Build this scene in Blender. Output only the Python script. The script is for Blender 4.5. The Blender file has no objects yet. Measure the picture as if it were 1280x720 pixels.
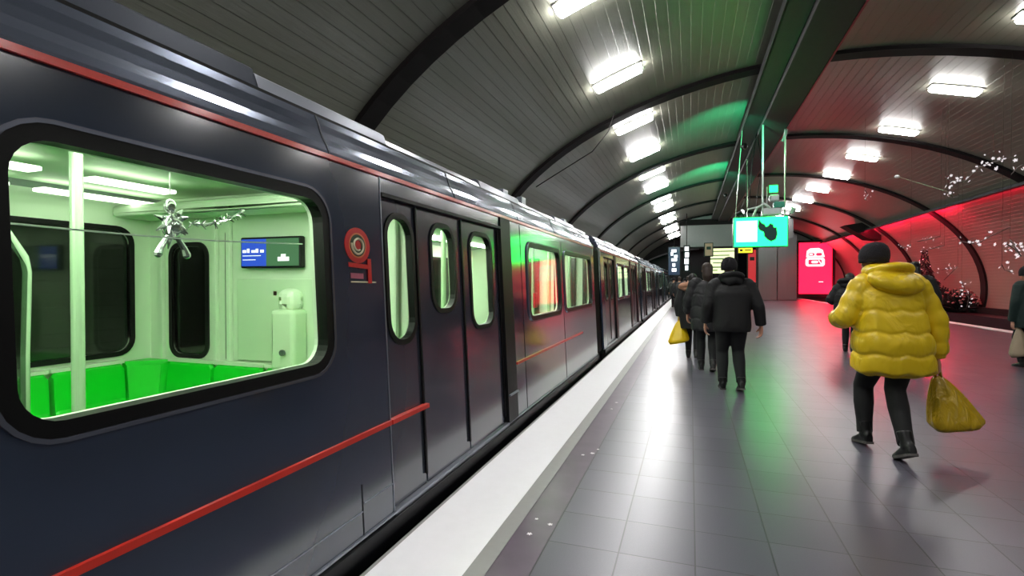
import bpy, bmesh, math, random
from mathutils import Vector, Matrix
random.seed(7)
scene = bpy.context.scene
C = scene.collection
PI = math.pi
R = math.radians

# ---------------------------------------------------------------- materials
def srgb(r, g, b):
    f = lambda c: (c/255/12.92) if c/255 <= .04045 else ((c/255+.055)/1.055)**2.4
    return (f(r), f(g), f(b), 1)

def mat(name, col, rough=.5, metal=0, coat=0, var=.12, vscale=8, bump=0, bscale=60, spec=.5, stretch=(1, 1, 1)):
    m = bpy.data.materials.new(name); m.use_nodes = True
    nt = m.node_tree; b = nt.nodes['Principled BSDF']
    b.inputs['Roughness'].default_value = rough
    b.inputs['Metallic'].default_value = metal
    b.inputs['Coat Weight'].default_value = coat
    b.inputs['Coat Roughness'].default_value = .12
    b.inputs['Specular IOR Level'].default_value = spec
    tc = nt.nodes.new('ShaderNodeTexCoord')
    mp = nt.nodes.new('ShaderNodeMapping'); mp.inputs['Scale'].default_value = stretch
    nt.links.new(tc.outputs['Object'], mp.inputs[0])
    n = nt.nodes.new('ShaderNodeTexNoise'); n.inputs['Scale'].default_value = vscale
    n.inputs['Detail'].default_value = 4
    nt.links.new(mp.outputs[0], n.inputs['Vector'])
    mx = nt.nodes.new('ShaderNodeMix'); mx.data_type = 'RGBA'
    mx.inputs[6].default_value = tuple(c*(1-var) for c in col[:3])+(1,)
    mx.inputs[7].default_value = tuple(min(1, c*(1+var)) for c in col[:3])+(1,)
    nt.links.new(n.outputs['Fac'], mx.inputs[0])
    nt.links.new(mx.outputs[2], b.inputs['Base Color'])
    if bump:
        n2 = nt.nodes.new('ShaderNodeTexNoise'); n2.inputs['Scale'].default_value = bscale
        n2.inputs['Detail'].default_value = 3
        nt.links.new(mp.outputs[0], n2.inputs['Vector'])
        bp = nt.nodes.new('ShaderNodeBump'); bp.inputs['Strength'].default_value = bump
        bp.inputs['Distance'].default_value = .01
        nt.links.new(n2.outputs['Fac'], bp.inputs['Height'])
        nt.links.new(bp.outputs[0], b.inputs['Normal'])
    return m

def emat(name, col, s, var=.04):
    m = mat(name, (0.02, 0.02, 0.02, 1), .4)
    nt = m.node_tree; b = nt.nodes['Principled BSDF']
    tc = nt.nodes.new('ShaderNodeTexCoord')
    n = nt.nodes.new('ShaderNodeTexNoise'); n.inputs['Scale'].default_value = 6
    nt.links.new(tc.outputs['Object'], n.inputs['Vector'])
    mx = nt.nodes.new('ShaderNodeMix'); mx.data_type = 'RGBA'
    mx.inputs[6].default_value = tuple(c*(1-var) for c in col[:3])+(1,)
    mx.inputs[7].default_value = tuple(col[:3])+(1,)
    nt.links.new(n.outputs['Fac'], mx.inputs[0])
    nt.links.new(mx.outputs[2], b.inputs['Emission Color'])
    b.inputs['Emission Strength'].default_value = s
    return m

def glass_mat(name, tint=(1, 1, 1, 1), ior=1.45, rough=.07):
    m = bpy.data.materials.new(name); m.use_nodes = True
    nt = m.node_tree; nt.nodes.clear()
    out = nt.nodes.new('ShaderNodeOutputMaterial')
    tr = nt.nodes.new('ShaderNodeBsdfTransparent'); tr.inputs[0].default_value = tint
    gl = nt.nodes.new('ShaderNodeBsdfGlossy'); gl.inputs['Roughness'].default_value = rough
    fr = nt.nodes.new('ShaderNodeFresnel'); fr.inputs[0].default_value = ior
    mx = nt.nodes.new('ShaderNodeMixShader')
    ge = nt.nodes.new('ShaderNodeNewGeometry'); m1 = nt.nodes.new('ShaderNodeMath'); m1.operation = 'SUBTRACT'; m1.inputs[0].default_value = 1
    m2 = nt.nodes.new('ShaderNodeMath'); m2.operation = 'MULTIPLY'
    nt.links.new(ge.outputs['Backfacing'], m1.inputs[1]); nt.links.new(m1.outputs[0], m2.inputs[0]); nt.links.new(fr.outputs[0], m2.inputs[1])
    nt.links.new(m2.outputs[0], mx.inputs[0]); nt.links.new(tr.outputs[0], mx.inputs[1]); nt.links.new(gl.outputs[0], mx.inputs[2])
    nt.links.new(mx.outputs[0], out.inputs[0])
    return m

M = {}
M['paint_far_reflect'] = mat('reflection_pale_paint', srgb(96, 98, 108), .3, .2, .6, .05, 3)  # same train paint, made paler to imitate reflections on the far doors
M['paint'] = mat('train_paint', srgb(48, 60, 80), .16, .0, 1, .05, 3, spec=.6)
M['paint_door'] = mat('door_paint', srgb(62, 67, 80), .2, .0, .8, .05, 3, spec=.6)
M['roof'] = mat('roof_metal', srgb(112, 120, 138), .2, .75, .6, .08, 2)
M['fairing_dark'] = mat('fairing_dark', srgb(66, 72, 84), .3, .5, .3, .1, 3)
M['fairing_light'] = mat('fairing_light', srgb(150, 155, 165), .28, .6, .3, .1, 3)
M['red'] = mat('red_stripe', srgb(226, 52, 34), .3, 0, .5, .05)
M['rubber'] = mat('black_rubber', srgb(8, 8, 9), .45, 0, 0, .2, spec=.25)
M['black'] = mat('matte_black', srgb(14, 14, 16), .7, 0, 0, .2)
M['under'] = mat('underframe_black', srgb(20, 22, 26), .45, .3, 0, .3, 5)
M['seam'] = mat('panel_seam', srgb(150, 155, 165), .3, .6)
M['rim'] = mat('window_rim_metal', srgb(110, 115, 128), .25, .6)
M['lining'] = mat('interior_lining', srgb(222, 238, 214), .45, 0, 0, .04)
M['lining2'] = mat('interior_panel', srgb(205, 226, 196), .5, 0, 0, .04)
M['intfloor'] = mat('interior_floor', srgb(70, 90, 75), .5)
M['seat'] = mat('green_seat', srgb(0, 214, 42), .4, 0, .2, .06, 5)
M['pole'] = mat('pole_paint', srgb(176, 205, 170), .25, .2, .5)
M['glass'] = glass_mat('train_glass', (.93, 1, .94, 1))
M['glass_dark'] = glass_mat('dark_glass', (.35, .42, .37, 1), 1.7)
M['lamp'] = emat('lamp_white', (1, .99, .985), 84); M['lamp_r'] = emat('lamp_white_dim', (1, .98, .965), 46)
M['housing'] = mat('lamp_housing', srgb(150, 150, 145), .4, .3)
M['intlamp'] = emat('carriage_lamp', (.98, 1, .88), 30)
M['vault'] = mat('vault_panel', srgb(128, 128, 114), .40, .15, 0, .1, .6, .25, 30, stretch=(1, .05, 1))
M['rib'] = mat('rib_black', srgb(20, 16, 16), .75, 0, 0, .2, spec=.2)
M['beam'] = mat('beam_grey', srgb(60, 58, 58), .65, 0, 0, .15, spec=.3)
M['beam_dark'] = mat('beam_dark', srgb(22, 22, 22), .6, 0, 0, .3)
M['wallgrey'] = mat('wall_grey', srgb(120, 118, 118), .5, 0, 0, .1)
M['pier'] = mat('pier_metal', srgb(118, 114, 116), .3, .5, 0, .1, 2, stretch=(3, 3, .2))
M['kerb'] = mat('kerb_white', srgb(250, 250, 251), .45, 0, 0, .03, 12, .1, 200)
M['kerbgrey'] = mat('kerb_grey', srgb(150, 149, 146), .4, 0, 0, .06, 20)
M['track'] = mat('track_bed', srgb(16, 16, 18), .8, 0, 0, .4, 12, .5, 30)
M['ledge'] = mat('ledge_dark', srgb(52, 38, 44), .3, 0, .3, .2)

def floor_mat():
    m = bpy.data.materials.new('platform_tiles'); m.use_nodes = True
    nt = m.node_tree; b = nt.nodes['Principled BSDF']; N = nt.nodes.new; L = nt.links.new
    tc = N('ShaderNodeTexCoord'); mp = N('ShaderNodeMapping')
    mp.inputs['Location'].default_value = (-.03, -.05, 0)
    L(tc.outputs['Object'], mp.inputs[0])
    br = N('ShaderNodeTexBrick'); br.offset = 0; br.squash = 1
    br.inputs['Scale'].default_value = 1; br.inputs['Brick Width'].default_value = .4; br.inputs['Row Height'].default_value = .4
    br.inputs['Mortar Size'].default_value = .005; br.inputs['Mortar Smooth'].default_value = .2
    br.inputs['Color1'].default_value = srgb(88, 86, 98); br.inputs['Color2'].default_value = srgb(99, 96, 109)
    br.inputs['Mortar'].default_value = srgb(58, 56, 62)
    L(mp.outputs[0], br.inputs['Vector'])
    n = N('ShaderNodeTexNoise'); n.inputs['Scale'].default_value = 140; n.inputs['Detail'].default_value = 3
    L(tc.outputs['Object'], n.inputs['Vector'])
    mx = N('ShaderNodeMix'); mx.data_type = 'RGBA'; mx.blend_type = 'MULTIPLY'; mx.inputs[0].default_value = .35
    L(br.outputs['Color'], mx.inputs[6]); L(n.outputs['Fac'], mx.inputs[7])
    L(mx.outputs[2], b.inputs['Base Color'])
    n2 = N('ShaderNodeTexNoise'); n2.inputs['Scale'].default_value = 1.3; n2.inputs['Detail'].default_value = 3
    L(tc.outputs['Object'], n2.inputs['Vector'])
    mr = N('ShaderNodeMapRange'); mr.inputs['To Min'].default_value = .28; mr.inputs['To Max'].default_value = .34
    L(n2.outputs['Fac'], mr.inputs[0]); L(mr.outputs[0], b.inputs['Roughness'])
    b.inputs['Specular IOR Level'].default_value = .55
    bp = N('ShaderNodeBump'); bp.inputs['Strength'].default_value = .4; bp.inputs['Distance'].default_value = .003; bp.invert = True
    L(br.outputs['Fac'], bp.inputs['Height']); L(bp.outputs[0], b.inputs['Normal'])
    return m
M['floor'] = floor_mat()

# ---------------------------------------------------------------- helpers
def tag(o, label=None, cat=None, group=None, kind=None):
    if label: o['label'] = label
    if cat: o['category'] = cat
    if group: o['group'] = group
    if kind: o['kind'] = kind
    return o

def thing(name, label, cat, loc=(0, 0, 0), rotz=0, group=None):
    o = bpy.data.objects.new(name, None); C.objects.link(o)
    o.empty_display_size = .1
    o.location = loc; o.rotation_euler = (0, 0, rotz)
    return tag(o, label, cat, group)

def wloc(p):
    v = Vector((0, 0, 0))
    while p: v = v + Vector(p.location); p = p.parent
    return v

def obj(name, bm, m, parent=None, local=False, smooth=False, mesh=None):
    """bm in world coordinates unless local (then in the parent's frame)"""
    if mesh is None:
        if parent is not None and not local:
            bmesh.ops.translate(bm, verts=bm.verts, vec=-wloc(parent))
        if bm.faces: bmesh.ops.recalc_face_normals(bm, faces=bm.faces)
        mesh = bpy.data.meshes.new(name); bm.to_mesh(mesh); bm.free()
    if smooth:
        for p in mesh.polygons: p.use_smooth = True
    mesh.materials.clear(); mesh.materials.append(m)
    o = bpy.data.objects.new(name, mesh); C.objects.link(o)
    if parent is not None: o.parent = parent
    return o

def B(): return bmesh.new()

def struct(name, bm, m, smooth=False):
    o = obj(name, bm, m, smooth=smooth); o['kind'] = 'structure'; return o

def box(bm, x0, x1, y0, y1, z0, z1, mx=None):
    vs = [bm.verts.new((x, y, z)) for z in (z0, z1) for y in (y0, y1) for x in (x0, x1)]
    for f in ((0, 1, 3, 2), (4, 5, 7, 6), (0, 1, 5, 4), (2, 3, 7, 6), (0, 2, 6, 4), (1, 3, 7, 5)):
        bm.faces.new([vs[i] for i in f])
    if mx is not None:
        for v in vs: v.co = mx @ v.co
    return vs

def bbox_(x0, x1, y0, y1, z0, z1, r=.01, seg=2):
    """a bevelled box as its own bmesh"""
    bm = B(); box(bm, x0, x1, y0, y1, z0, z1)
    bmesh.ops.bevel(bm, geom=bm.edges[:], offset=r, segments=seg, affect='EDGES', profile=.5)
    return bm

def loft(bm, rings, cap=True, closed=True):
    V = [[bm.verts.new(p) for p in r] for r in rings]
    n = len(V[0])
    for a, b in zip(V, V[1:]):
        for i in range(n if closed else n-1):
            j = (i+1) % n
            bm.faces.new((a[i], a[j], b[j], b[i]))
    if cap and closed:
        bm.faces.new(V[0][::-1]); bm.faces.new(V[-1])
    return V

def tube(bm, pts, rad, n=10, round_ends=False, flat=1.0):
    pts = [Vector(p) for p in pts]
    if not isinstance(rad, (list, tuple)): rad = [rad]*len(pts)
    rad = list(rad)
    if round_ends:
        d0 = (pts[0]-pts[1]).normalized(); d1 = (pts[-1]-pts[-2]).normalized()
        r0, r1 = rad[0], rad[-1]
        pts = [pts[0]+d0*r0*.95, pts[0]+d0*r0*.65] + pts + [pts[-1]+d1*r1*.65, pts[-1]+d1*r1*.95]
        rad = [r0*.3, r0*.76] + rad + [r1*.76, r1*.3]
    up = None; rings = []
    for i, p in enumerate(pts):
        t = (pts[min(i+1, len(pts)-1)]-pts[max(i-1, 0)]).normalized()
        if up is None:
            a = Vector((0, 1, 0)) if abs(t.y) < .9 else Vector((1, 0, 0))
            up = (a - t*a.dot(t)).normalized()
        else:
            up = (up - t*up.dot(t)).normalized()
        s = t.cross(up)
        rings.append([p + (up*math.cos(2*PI*k/n)*flat + s*math.sin(2*PI*k/n))*rad[i] for k in range(n)])
    loft(bm, rings)

def ring(cx, cy, z, rx, ry, n=28, e=2.3, tilt=0):
    out = []
    for k in range(n):
        a = 2*PI*k/n; c, s = math.cos(a), math.sin(a)
        x = rx*math.copysign(abs(c)**(2/e), c); y = ry*math.copysign(abs(s)**(2/e), s)
        out.append(Vector((cx+x, cy+y, z+y*tilt)))
    return out

def ellipsoid(bm, c, r, u=16, v=10, mx=None):
    m = Matrix.Translation(c) @ (mx or Matrix()) @ Matrix.Diagonal((r[0], r[1], r[2], 1))
    bmesh.ops.create_uvsphere(bm, u_segments=u, v_segments=v, radius=1, matrix=m)

def fuse(bm, voxel, smooth=4):
    """overlapping closed shapes -> one continuous skin (mesh)"""
    bmesh.ops.recalc_face_normals(bm, faces=bm.faces)
    me = bpy.data.meshes.new('t'); bm.to_mesh(me); bm.free()
    o = bpy.data.objects.new('t', me); C.objects.link(o)
    m = o.modifiers.new('r', 'REMESH'); m.mode = 'VOXEL'; m.voxel_size = voxel
    s = o.modifiers.new('s', 'SMOOTH'); s.iterations = smooth; s.factor = .5
    dg = bpy.context.evaluated_depsgraph_get(); dg.update()
    res = bpy.data.meshes.new_from_object(o.evaluated_get(dg))
    bpy.data.objects.remove(o); bpy.data.meshes.remove(me)
    return res

def rrect(u0, u1, v0, v1, r, n=6):
    r = min(r, (u1-u0)/2-1e-4, (v1-v0)/2-1e-4); pts = []
    for cx, cy, a0 in ((u1-r, v1-r, 0), (u0+r, v1-r, 90), (u0+r, v0+r, 180), (u1-r, v0+r, 270)):
        for k in range(n+1):
            a = R(a0+90*k/n); pts.append((cx+r*math.cos(a), cy+r*math.sin(a)))
    return pts

def plate(outer, holes, f, o0, o1):
    """flat panel with holes; f(u, v, off) -> 3D, from offset o0 (front) to o1 (back)"""
    bm = B(); loops = [outer]+holes; es = []; VL = []
    for lp in loops:
        vs = [bm.verts.new((u, v, 0)) for u, v in lp]; VL.append(vs)
        for i in range(len(vs)): es.append(bm.edges.new((vs[i], vs[(i+1) % len(vs)])))
    bmesh.ops.triangle_fill(bm, edges=es, use_beauty=True, normal=(0, 0, 1))
    faces = [[v.co.copy() for v in fc.verts] for fc in bm.faces]; bm.free()
    bm = B(); cache = {}
    def gv(u, v, o):
        k = (round(u, 6), round(v, 6), o)
        if k not in cache: cache[k] = bm.verts.new(f(u, v, o))
        return cache[k]
    for fc in faces:
        for o in (o0, o1):
            vs = [gv(p.x, p.y, o) for p in fc]
            try: bm.faces.new(vs if o == o0 else vs[::-1])
            except ValueError: pass
    for lp in loops:
        for i in range(len(lp)):
            a, b = lp[i], lp[(i+1) % len(lp)]
            try: bm.faces.new((gv(*a, o0), gv(*b, o0), gv(*b, o1), gv(*a, o1)))
            except ValueError: pass
    return bm

def grow(rect, d, r):
    u0, u1, v0, v1 = rect; return rrect(u0-d, u1+d, v0-d, v1+d, r+d)

def children(o): return [c for c in bpy.data.objects if c.parent == o]

def copy_tree(root):
    kids = {}
    for c in bpy.data.objects:
        if c.parent: kids.setdefault(c.parent.name, []).append(c)
    def rec(o, parent):
        c = o.copy(); C.objects.link(c); c.parent = parent
        for k in kids.get(o.name, []): rec(k, c)
        return c
    return rec(root, None)

ORD = ['nearest', 'second', 'third', 'fourth', 'fifth', 'sixth', 'seventh', 'eighth', 'ninth', 'tenth', 'eleventh', 'twelfth', 'thirteenth', 'fourteenth', 'fifteenth', 'sixteenth', 'seventeenth']

# ---------------------------------------------------------------- camera: 18 mm lens, 1.5 m above the platform
F, H = 640.0, 1.5
YAW = math.atan(223/F)
cd = bpy.data.cameras.new('camera'); cam = bpy.data.objects.new('camera', cd); C.objects.link(cam)
cd.lens = 18; cd.sensor_width = 36; cd.clip_start = .05; cd.clip_end = 300
cam.location = (0, 0, H); cam.rotation_euler = (R(90)-math.atan(8/F), 0, YAW)
scene.camera = cam

# ---------------------------------------------------------------- the hall
CX, CZ, EA, EB = 3.3, 1.1, 9.6, 6.0           # elliptical vault
def vz(x): return CZ+EB*math.sqrt(max(0, 1-((x-CX)/EA)**2))
Y0, Y1 = -7.0, 62.0

struct('floor', bbox_(-1.09, 9.2, Y0, Y1, -.9, 0, .002, 1), M['floor'])
bm = B(); box(bm, -1.56, -1.09, Y0, Y1, -.9, .004); struct('trim_1', bm, M['kerb'])
bm = B(); box(bm, -1.09, -.985, Y0, Y1, -.02, .005); struct('trim_2', bm, M['kerbgrey'])
bm = B(); box(bm, -.985, -.775, Y0, Y1, -.02, .002); struct('trim_90', bm, mat('purple_tiles_reflections', srgb(92, 76, 92), .3, 0, 0, .35, 5, spec=.6))  # purplish tiles; their blotchy tone stands in for pinkish reflections
bm = B(); box(bm, 8.85, 9.24, Y0, Y1, -.06, .006); struct('trim_3', bm, M['kerb'])
bm = B(); box(bm, -1.585, -1.562, Y0, Y1, -.1, .001); struct('trim_4', bm, M['kerbgrey'])
bm = B(); box(bm, -7, -1.56, Y0, Y1, -1.3, -1.1); box(bm, 9.2, 13.2, Y0, Y1, -1.3, -1.1); struct('floor.001', bm, M['track'])
bm = B(); box(bm, 11.5, 12.95, Y0, 52, -1.1, .05); struct('trim_5', bm, M['ledge'])

# vault of long narrow slats
bm = B(); N = 168; a0, a1 = R(-23), R(203); prof = []
for i in range(N):
    for k, d in ((0, 0.0), (1, .004)):
        a = a0+(a1-a0)*(i+k*.97)/N
        prof.append((CX+(EA-d)*math.cos(a), CZ+(EB-d)*math.sin(a)))
out = [(CX+(EA+.5)*math.cos(a0+(a1-a0)*i/40), CZ+(EB+.5)*math.sin(a0+(a1-a0)*i/40)) for i in range(40, -1, -1)]
rings = [[Vector((x, y, z)) for x, z in prof+out] for y in (Y0, 15, 38, Y1)]
loft(bm, rings, cap=False)
struct('ceiling', bm, M['vault'])
n_trim = 6
for i, y in enumerate([-.3, 7.1, 14.6, 22.1, 29.6, 37.1, 44.6, 52.1, 59.6]):
    bm = B(); rings = []
    for k in range(61):
        a = a0+(a1-a0)*k/60; c, s = math.cos(a), math.sin(a)
        rings.append([Vector((CX+(EA-d)*c, yy, CZ+(EB-d)*s)) for d, yy in ((-.05, y-.22), (.09, y-.22), (.09, y+.22), (-.05, y+.22))])
    loft(bm, rings)
    struct('trim_%d' % n_trim, bm, M['rib']); n_trim += 1
# long ledge on the right wall over the red wash
bm = B(); box(bm, 10.4, 11.3, 5, 52, 4.80, 4.82); box(bm, 10.39, 10.42, 5, 52, 4.71, 4.82); struct('trim_%d' % n_trim, bm, M['black']); n_trim += 1
# skirting at the base of the right wall
bm = B(); box(bm, 12.45, 12.75, Y0, 52, .05, .32); struct('baseboard_right', bm, M['rib'])
# bulkhead at the far end of the beam, pier and end walls
bm = B()
xs = [-.8+i*(12.6+.8)/40 for i in range(41)]
loft(bm, [[Vector((x, y, z)) for y, z in ((45, 4.35 if x < 5.1 else 4.9), (45, vz(x)+.1), (45.4, vz(x)+.1), (45.4, 4.35 if x < 5.1 else 4.9))] for x in xs if x < 7.8])
struct('wall_far', bm, M['wallgrey'])
bm = B(); box(bm, -.9, 5.15, 44.75, 45.0, 6.15, 6.6); box(bm, -.9, 5.15, 44.85, 45.0, 4.2, 4.36); struct('trim_%d' % n_trim, bm, M['rib']); n_trim += 1
bm = bbox_(5.1, 6.45, 45, 46.6, 0, 5.2, .03); struct('pillar', bm, M['pier'])
bm = bbox_(6.49, 7.85, 45.1, 46.6, 0, 5.2, .03); struct('pillar.001', bm, M['pier'])
def endwall(name, x0, x1, y, m, z0=-1.1, hole=None):
    bm = B(); n = 40
    rr = []
    for i in range(n+1):
        x = x0+(x1-x0)*i/n; rr.append([Vector((x, yy, z)) for yy, z in ((y, z0), (y, max(z0+.05, vz(x)+.1)), (y+.3, max(z0+.05, vz(x)+.1)), (y+.3, z0))])
    loft(bm, rr); return struct(name, bm, m)
endwall('wall_right', 7.0, 12.85, 52, M['wallgrey'])
endwall('wall_back', -6.2, 12.85, Y0-.3, M['wallgrey'])
endwall('wall_darkness', -6.2, 5.0, Y1, M['black'])  # end wall coloured black to stand in for the tunnel's darkness
# low arched tunnel head over the far end of the left track, with its bright edge
bm = B(); rr = []
for i in range(31):
    x = -6.1+7.0*i/30; zb = 1.6+3.5*math.sqrt(max(0, 1-((x-1.2)/7.5)**2))
    rr.append([Vector((x, yy, z)) for yy, z in ((60.2, zb), (60.2, vz(x)+.1), (60.5, vz(x)+.1), (60.5, zb))])
loft(bm, rr); struct('wall_front', bm, M['rib'])
bm = B(); tube(bm, [(-6.1+7.0*i/30, 60.15, 1.6+3.5*math.sqrt(max(0, 1-((-6.1+7.0*i/30-1.2)/7.5)**2))) for i in range(31)], .09, 6); struct('trim_%d' % n_trim, bm, M['pier']); n_trim += 1

# ---- long beam under the crown, cable tray on its left
t = thing('ceiling_beam', 'long dark grey beam under the crown of the vaulted ceiling', 'beam', (2.45, 20, 6.3))
obj('beam_body', bbox_(2.1, 2.87, 2, 44.7, 6.38, 7.3, .015), M['beam'], t)
bm = B(); box(bm, 2.875, 2.9, 2, 44.7, 6.36, 6.46); obj('edge_strip', bm, mat('red_edge', srgb(120, 20, 34), .4), t)
t = thing('cable_tray', 'black cable tray running along the left side of the ceiling beam', 'cable tray', (1.9, 20, 6.5))
bm = B(); box(bm, 1.62, 2.08, 2, 44.7, 6.5, 6.56); box(bm, 1.6, 1.64, 2, 44.7, 6.5, 6.72); obj('tray', bm, M['beam_dark'], t)
for i in range(5):
    bm = B(); random.seed(i)
    pts = [(1.72+.085*i+random.uniform(-.02, .02), 2+42*k/60, 6.585+.03*(i % 2)+random.uniform(-.012, .02)) for k in range(61)]
    tube(bm, pts, .022+.006*(i % 3), 6); obj('cable', bm, M['rubber'], t, smooth=True)

# ---------------------------------------------------------------- ceiling lamps
def lamp(x, y, label, group, m='lamp'):
    z = vz(x); slope = math.atan2(-(x-CX)*EB*EB, (z-CZ)*EA*EA)
    t = thing('ceiling_lamp', label, 'ceiling lamp', (x, y, z), 0, group)
    mx = Matrix.Rotation(-slope, 4, 'Y')
    bm = B(); box(bm, -.6, .6, -.19, .19, -.045, .03, mx)
    bmesh.ops.bevel(bm, geom=bm.edges[:], offset=.012, segments=1, affect='EDGES'); obj('housing', bm, M['housing'], t, local=True)
    bm = B(); box(bm, -.55, .55, -.15, .15, -.15, -.04, mx)
    bmesh.ops.bevel(bm, geom=bm.edges[:], offset=.03, segments=2, affect='EDGES'); obj('diffuser', bm, M[m], t, local=True)
    return t
for i in range(13):
    y = 13+3.95*(i-4)
    if y > 51: break
    if i < 4: lb, g = 'white ceiling lamp of the right row, above the camera', 'ceiling lamps above the camera, right row'
    else: lb, g = '%s white ceiling lamp in the right-hand row, counted from the near end' % ORD[i-4], 'right row of ceiling lamps'
    lamp(6.7, y, lb, g, 'lamp_r')
for i in range(17):
    y = 8.35+3.65*(i-3)
    if i < 3: lb, g = 'white ceiling lamp of the left row, above the camera', 'ceiling lamps above the camera, left row'
    else: lb, g = '%s white ceiling lamp in the left-hand row over the train side' % ORD[i-3], 'left row of ceiling lamps'
    lamp(-1.62, y, lb, g)
# ---------------------------------------------------------------- the train
TW = 1.66
def side(u, v, o): return Vector((-TW-.05*v-o, u, v))
def far(u, v, o): return Vector((-4.3+o, u, v))
WZ0, WZ1 = 1.10, 1.905

def window(t, rect, r=.11, inside=True, rim=True, border=.05, f=side, pane=True, out=.012):
    fr = obj('window_frame', plate(grow(rect, border, r), [grow(rect, 0, r)], f, -out, .05), M['rubber'], t)
    if rim:
        e = obj('frame_rim', plate(grow(rect, border+.014, r), [grow(rect, border, r)], f, -out-.004, .01), M['rim'], t)
        bpy.context.view_layer.update(); e.parent = fr
    if pane:
        p = obj('window_pane', plate(grow(rect, .004, r), [], f, .012, .018), M['glass'], t); p.parent = fr
    return fr

def rect(u0, u1, v0, v1): return [(u0, v0), (u1, v0), (u1, v1), (u0, v1)]

def section(t, y0, y1, wins, r=.11, z0=.12):
    holes = [grow(w, .03, r) for w in wins]
    obj('side_panel', plate(rect(y0, y1, z0, 2.13), holes, side, 0, .03), M['paint'], t)
    obj('interior_lining', plate(rect(y0, y1, z0, 2.13), [grow(w, .0, r) for w in wins], side, .05, .07), M['lining'], t)
    for w in wins: window(t, w, r)

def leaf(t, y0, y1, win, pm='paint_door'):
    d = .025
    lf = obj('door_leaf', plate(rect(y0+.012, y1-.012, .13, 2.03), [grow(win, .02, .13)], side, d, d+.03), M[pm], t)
    k = obj('leaf_lining', plate(rect(y0+.012, y1-.012, .13, 2.03), [grow(win, 0, .13)], side, d+.035, d+.045), M['lining2'], t); k.parent = lf
    f2 = lambda u, v, o: side(u, v, o+d)
    w = obj('window_frame', plate(grow(win, .035, .13), [grow(win, 0, .13)], f2, -.01, .04), M['rubber'], t); w.parent = lf
    p = obj('window_pane', plate(grow(win, .004, .13), [], f2, .012, .018), M['glass'], t); p.parent = lf
    bm = B(); box(bm, 0, .012, y1-.03, y1-.01, .2, 2.0)
    for v in bm.verts: v.co = side(v.co.y, v.co.z, v.co.x+d-.016)
    g = obj('rubber_seal', bm, M['rubber'], t); g.parent = lf
    return lf

def strip(t, name, y0, y1, z0, z1, m, o0=-.008, o1=.0):
    bm = B(); box(bm, o0, o1, y0, y1, z0, z1)
    for v in bm.verts: v.co = side(v.co.y, v.co.z, v.co.x)
    return obj(name, bm, m, t)

ROOF = [(-1.768, 2.135), (-1.775, 2.175), (-1.79, 2.21), (-1.815, 2.25), (-1.83, 2.29), (-1.842, 2.33), (-1.86, 2.37)]
ROOFTOP = [(-1.875, 2.375), (-1.9, 2.4), (-2.1, 2.44), (-2.5, 2.5), (-3.0, 2.52), (-3.5, 2.5), (-4.0, 2.42), (-4.3, 2.2), (-4.3, 2.13)]
def shell(t, y0, y1, step=2.0):
    bm = B()
    inner = [(-4.24, 2.14), (-3.9, 2.2), (-2.1, 2.2), (-1.85, 2.135)]
    pr = ROOF+ROOFTOP+inner
    loft(bm, [[Vector((x, y, z)) for x, z in pr] for y in (y0, y1)])
    obj('roof', bm, M['roof'], t)
    strip(t, 'red_stripe', y0, y1, 2.13, 2.155, M['red'], -.014, 0)
    bm = B(); box(bm, -1.885, -1.862, y0, y1, 2.36, 2.385); obj('roof_gutter', bm, M['rubber'], t)

def fairing(t, y0, y1, m, top=2.51):
    bm = B()
    pr = [(-1.885, 2.38), (-1.9, 2.39), (-1.93, top-.02), (-1.96, top), (-2.25, top+.01), (-2.3, 2.45), (-2.3, 2.4)]
    loft(bm, [[Vector((x, y, z)) for x, z in pr] for y in (y0+.006, y1-.006)])
    obj('roof_fairing', bm, m, t)

def seat(t, x, y, rot, w=.46):
    mx = Matrix.Translation((x, y, 0)) @ Matrix.Rotation(rot, 4, 'Z')
    bm = B()      # local: sits facing -Y, back at y=0
    prof = [(0, .85), (.035, .87), (.06, .85), (.075, .6), (.12, .5), (.42, .49), (.46, .47), (.46, .43), (.40, .41), (.0, .41)]
    rr = []
    for k, s in ((-w/2+.006, .93), (-w/2+.025, 1), (w/2-.025, 1), (w/2-.006, .93)):
        rr.append([mx @ Vector((k, -p[0], .45+(p[1]-.45)*s)) for p in prof])
    loft(bm, rr); s = obj('seat', bm, M['seat'], t)
    bm = B(); box(bm, -w/2+.03, w/2-.03, -.36, -.02, .1, .41, mx); obj('seat_base', bm, M['lining2'], t)
    bm = B(); box(bm, -w/2-.004, w/2+.004, -.05, 0, .865, .89, mx); obj('top_rail', bm, M['lining'], t)

def pole(t, x, y, z0=.1, z1=2.2, r=.025):
    bm = B(); tube(bm, [(x, y, z0), (x, y, z1)], r, 16); obj('grab_pole', bm, M['pole'], t, smooth=False)

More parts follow.
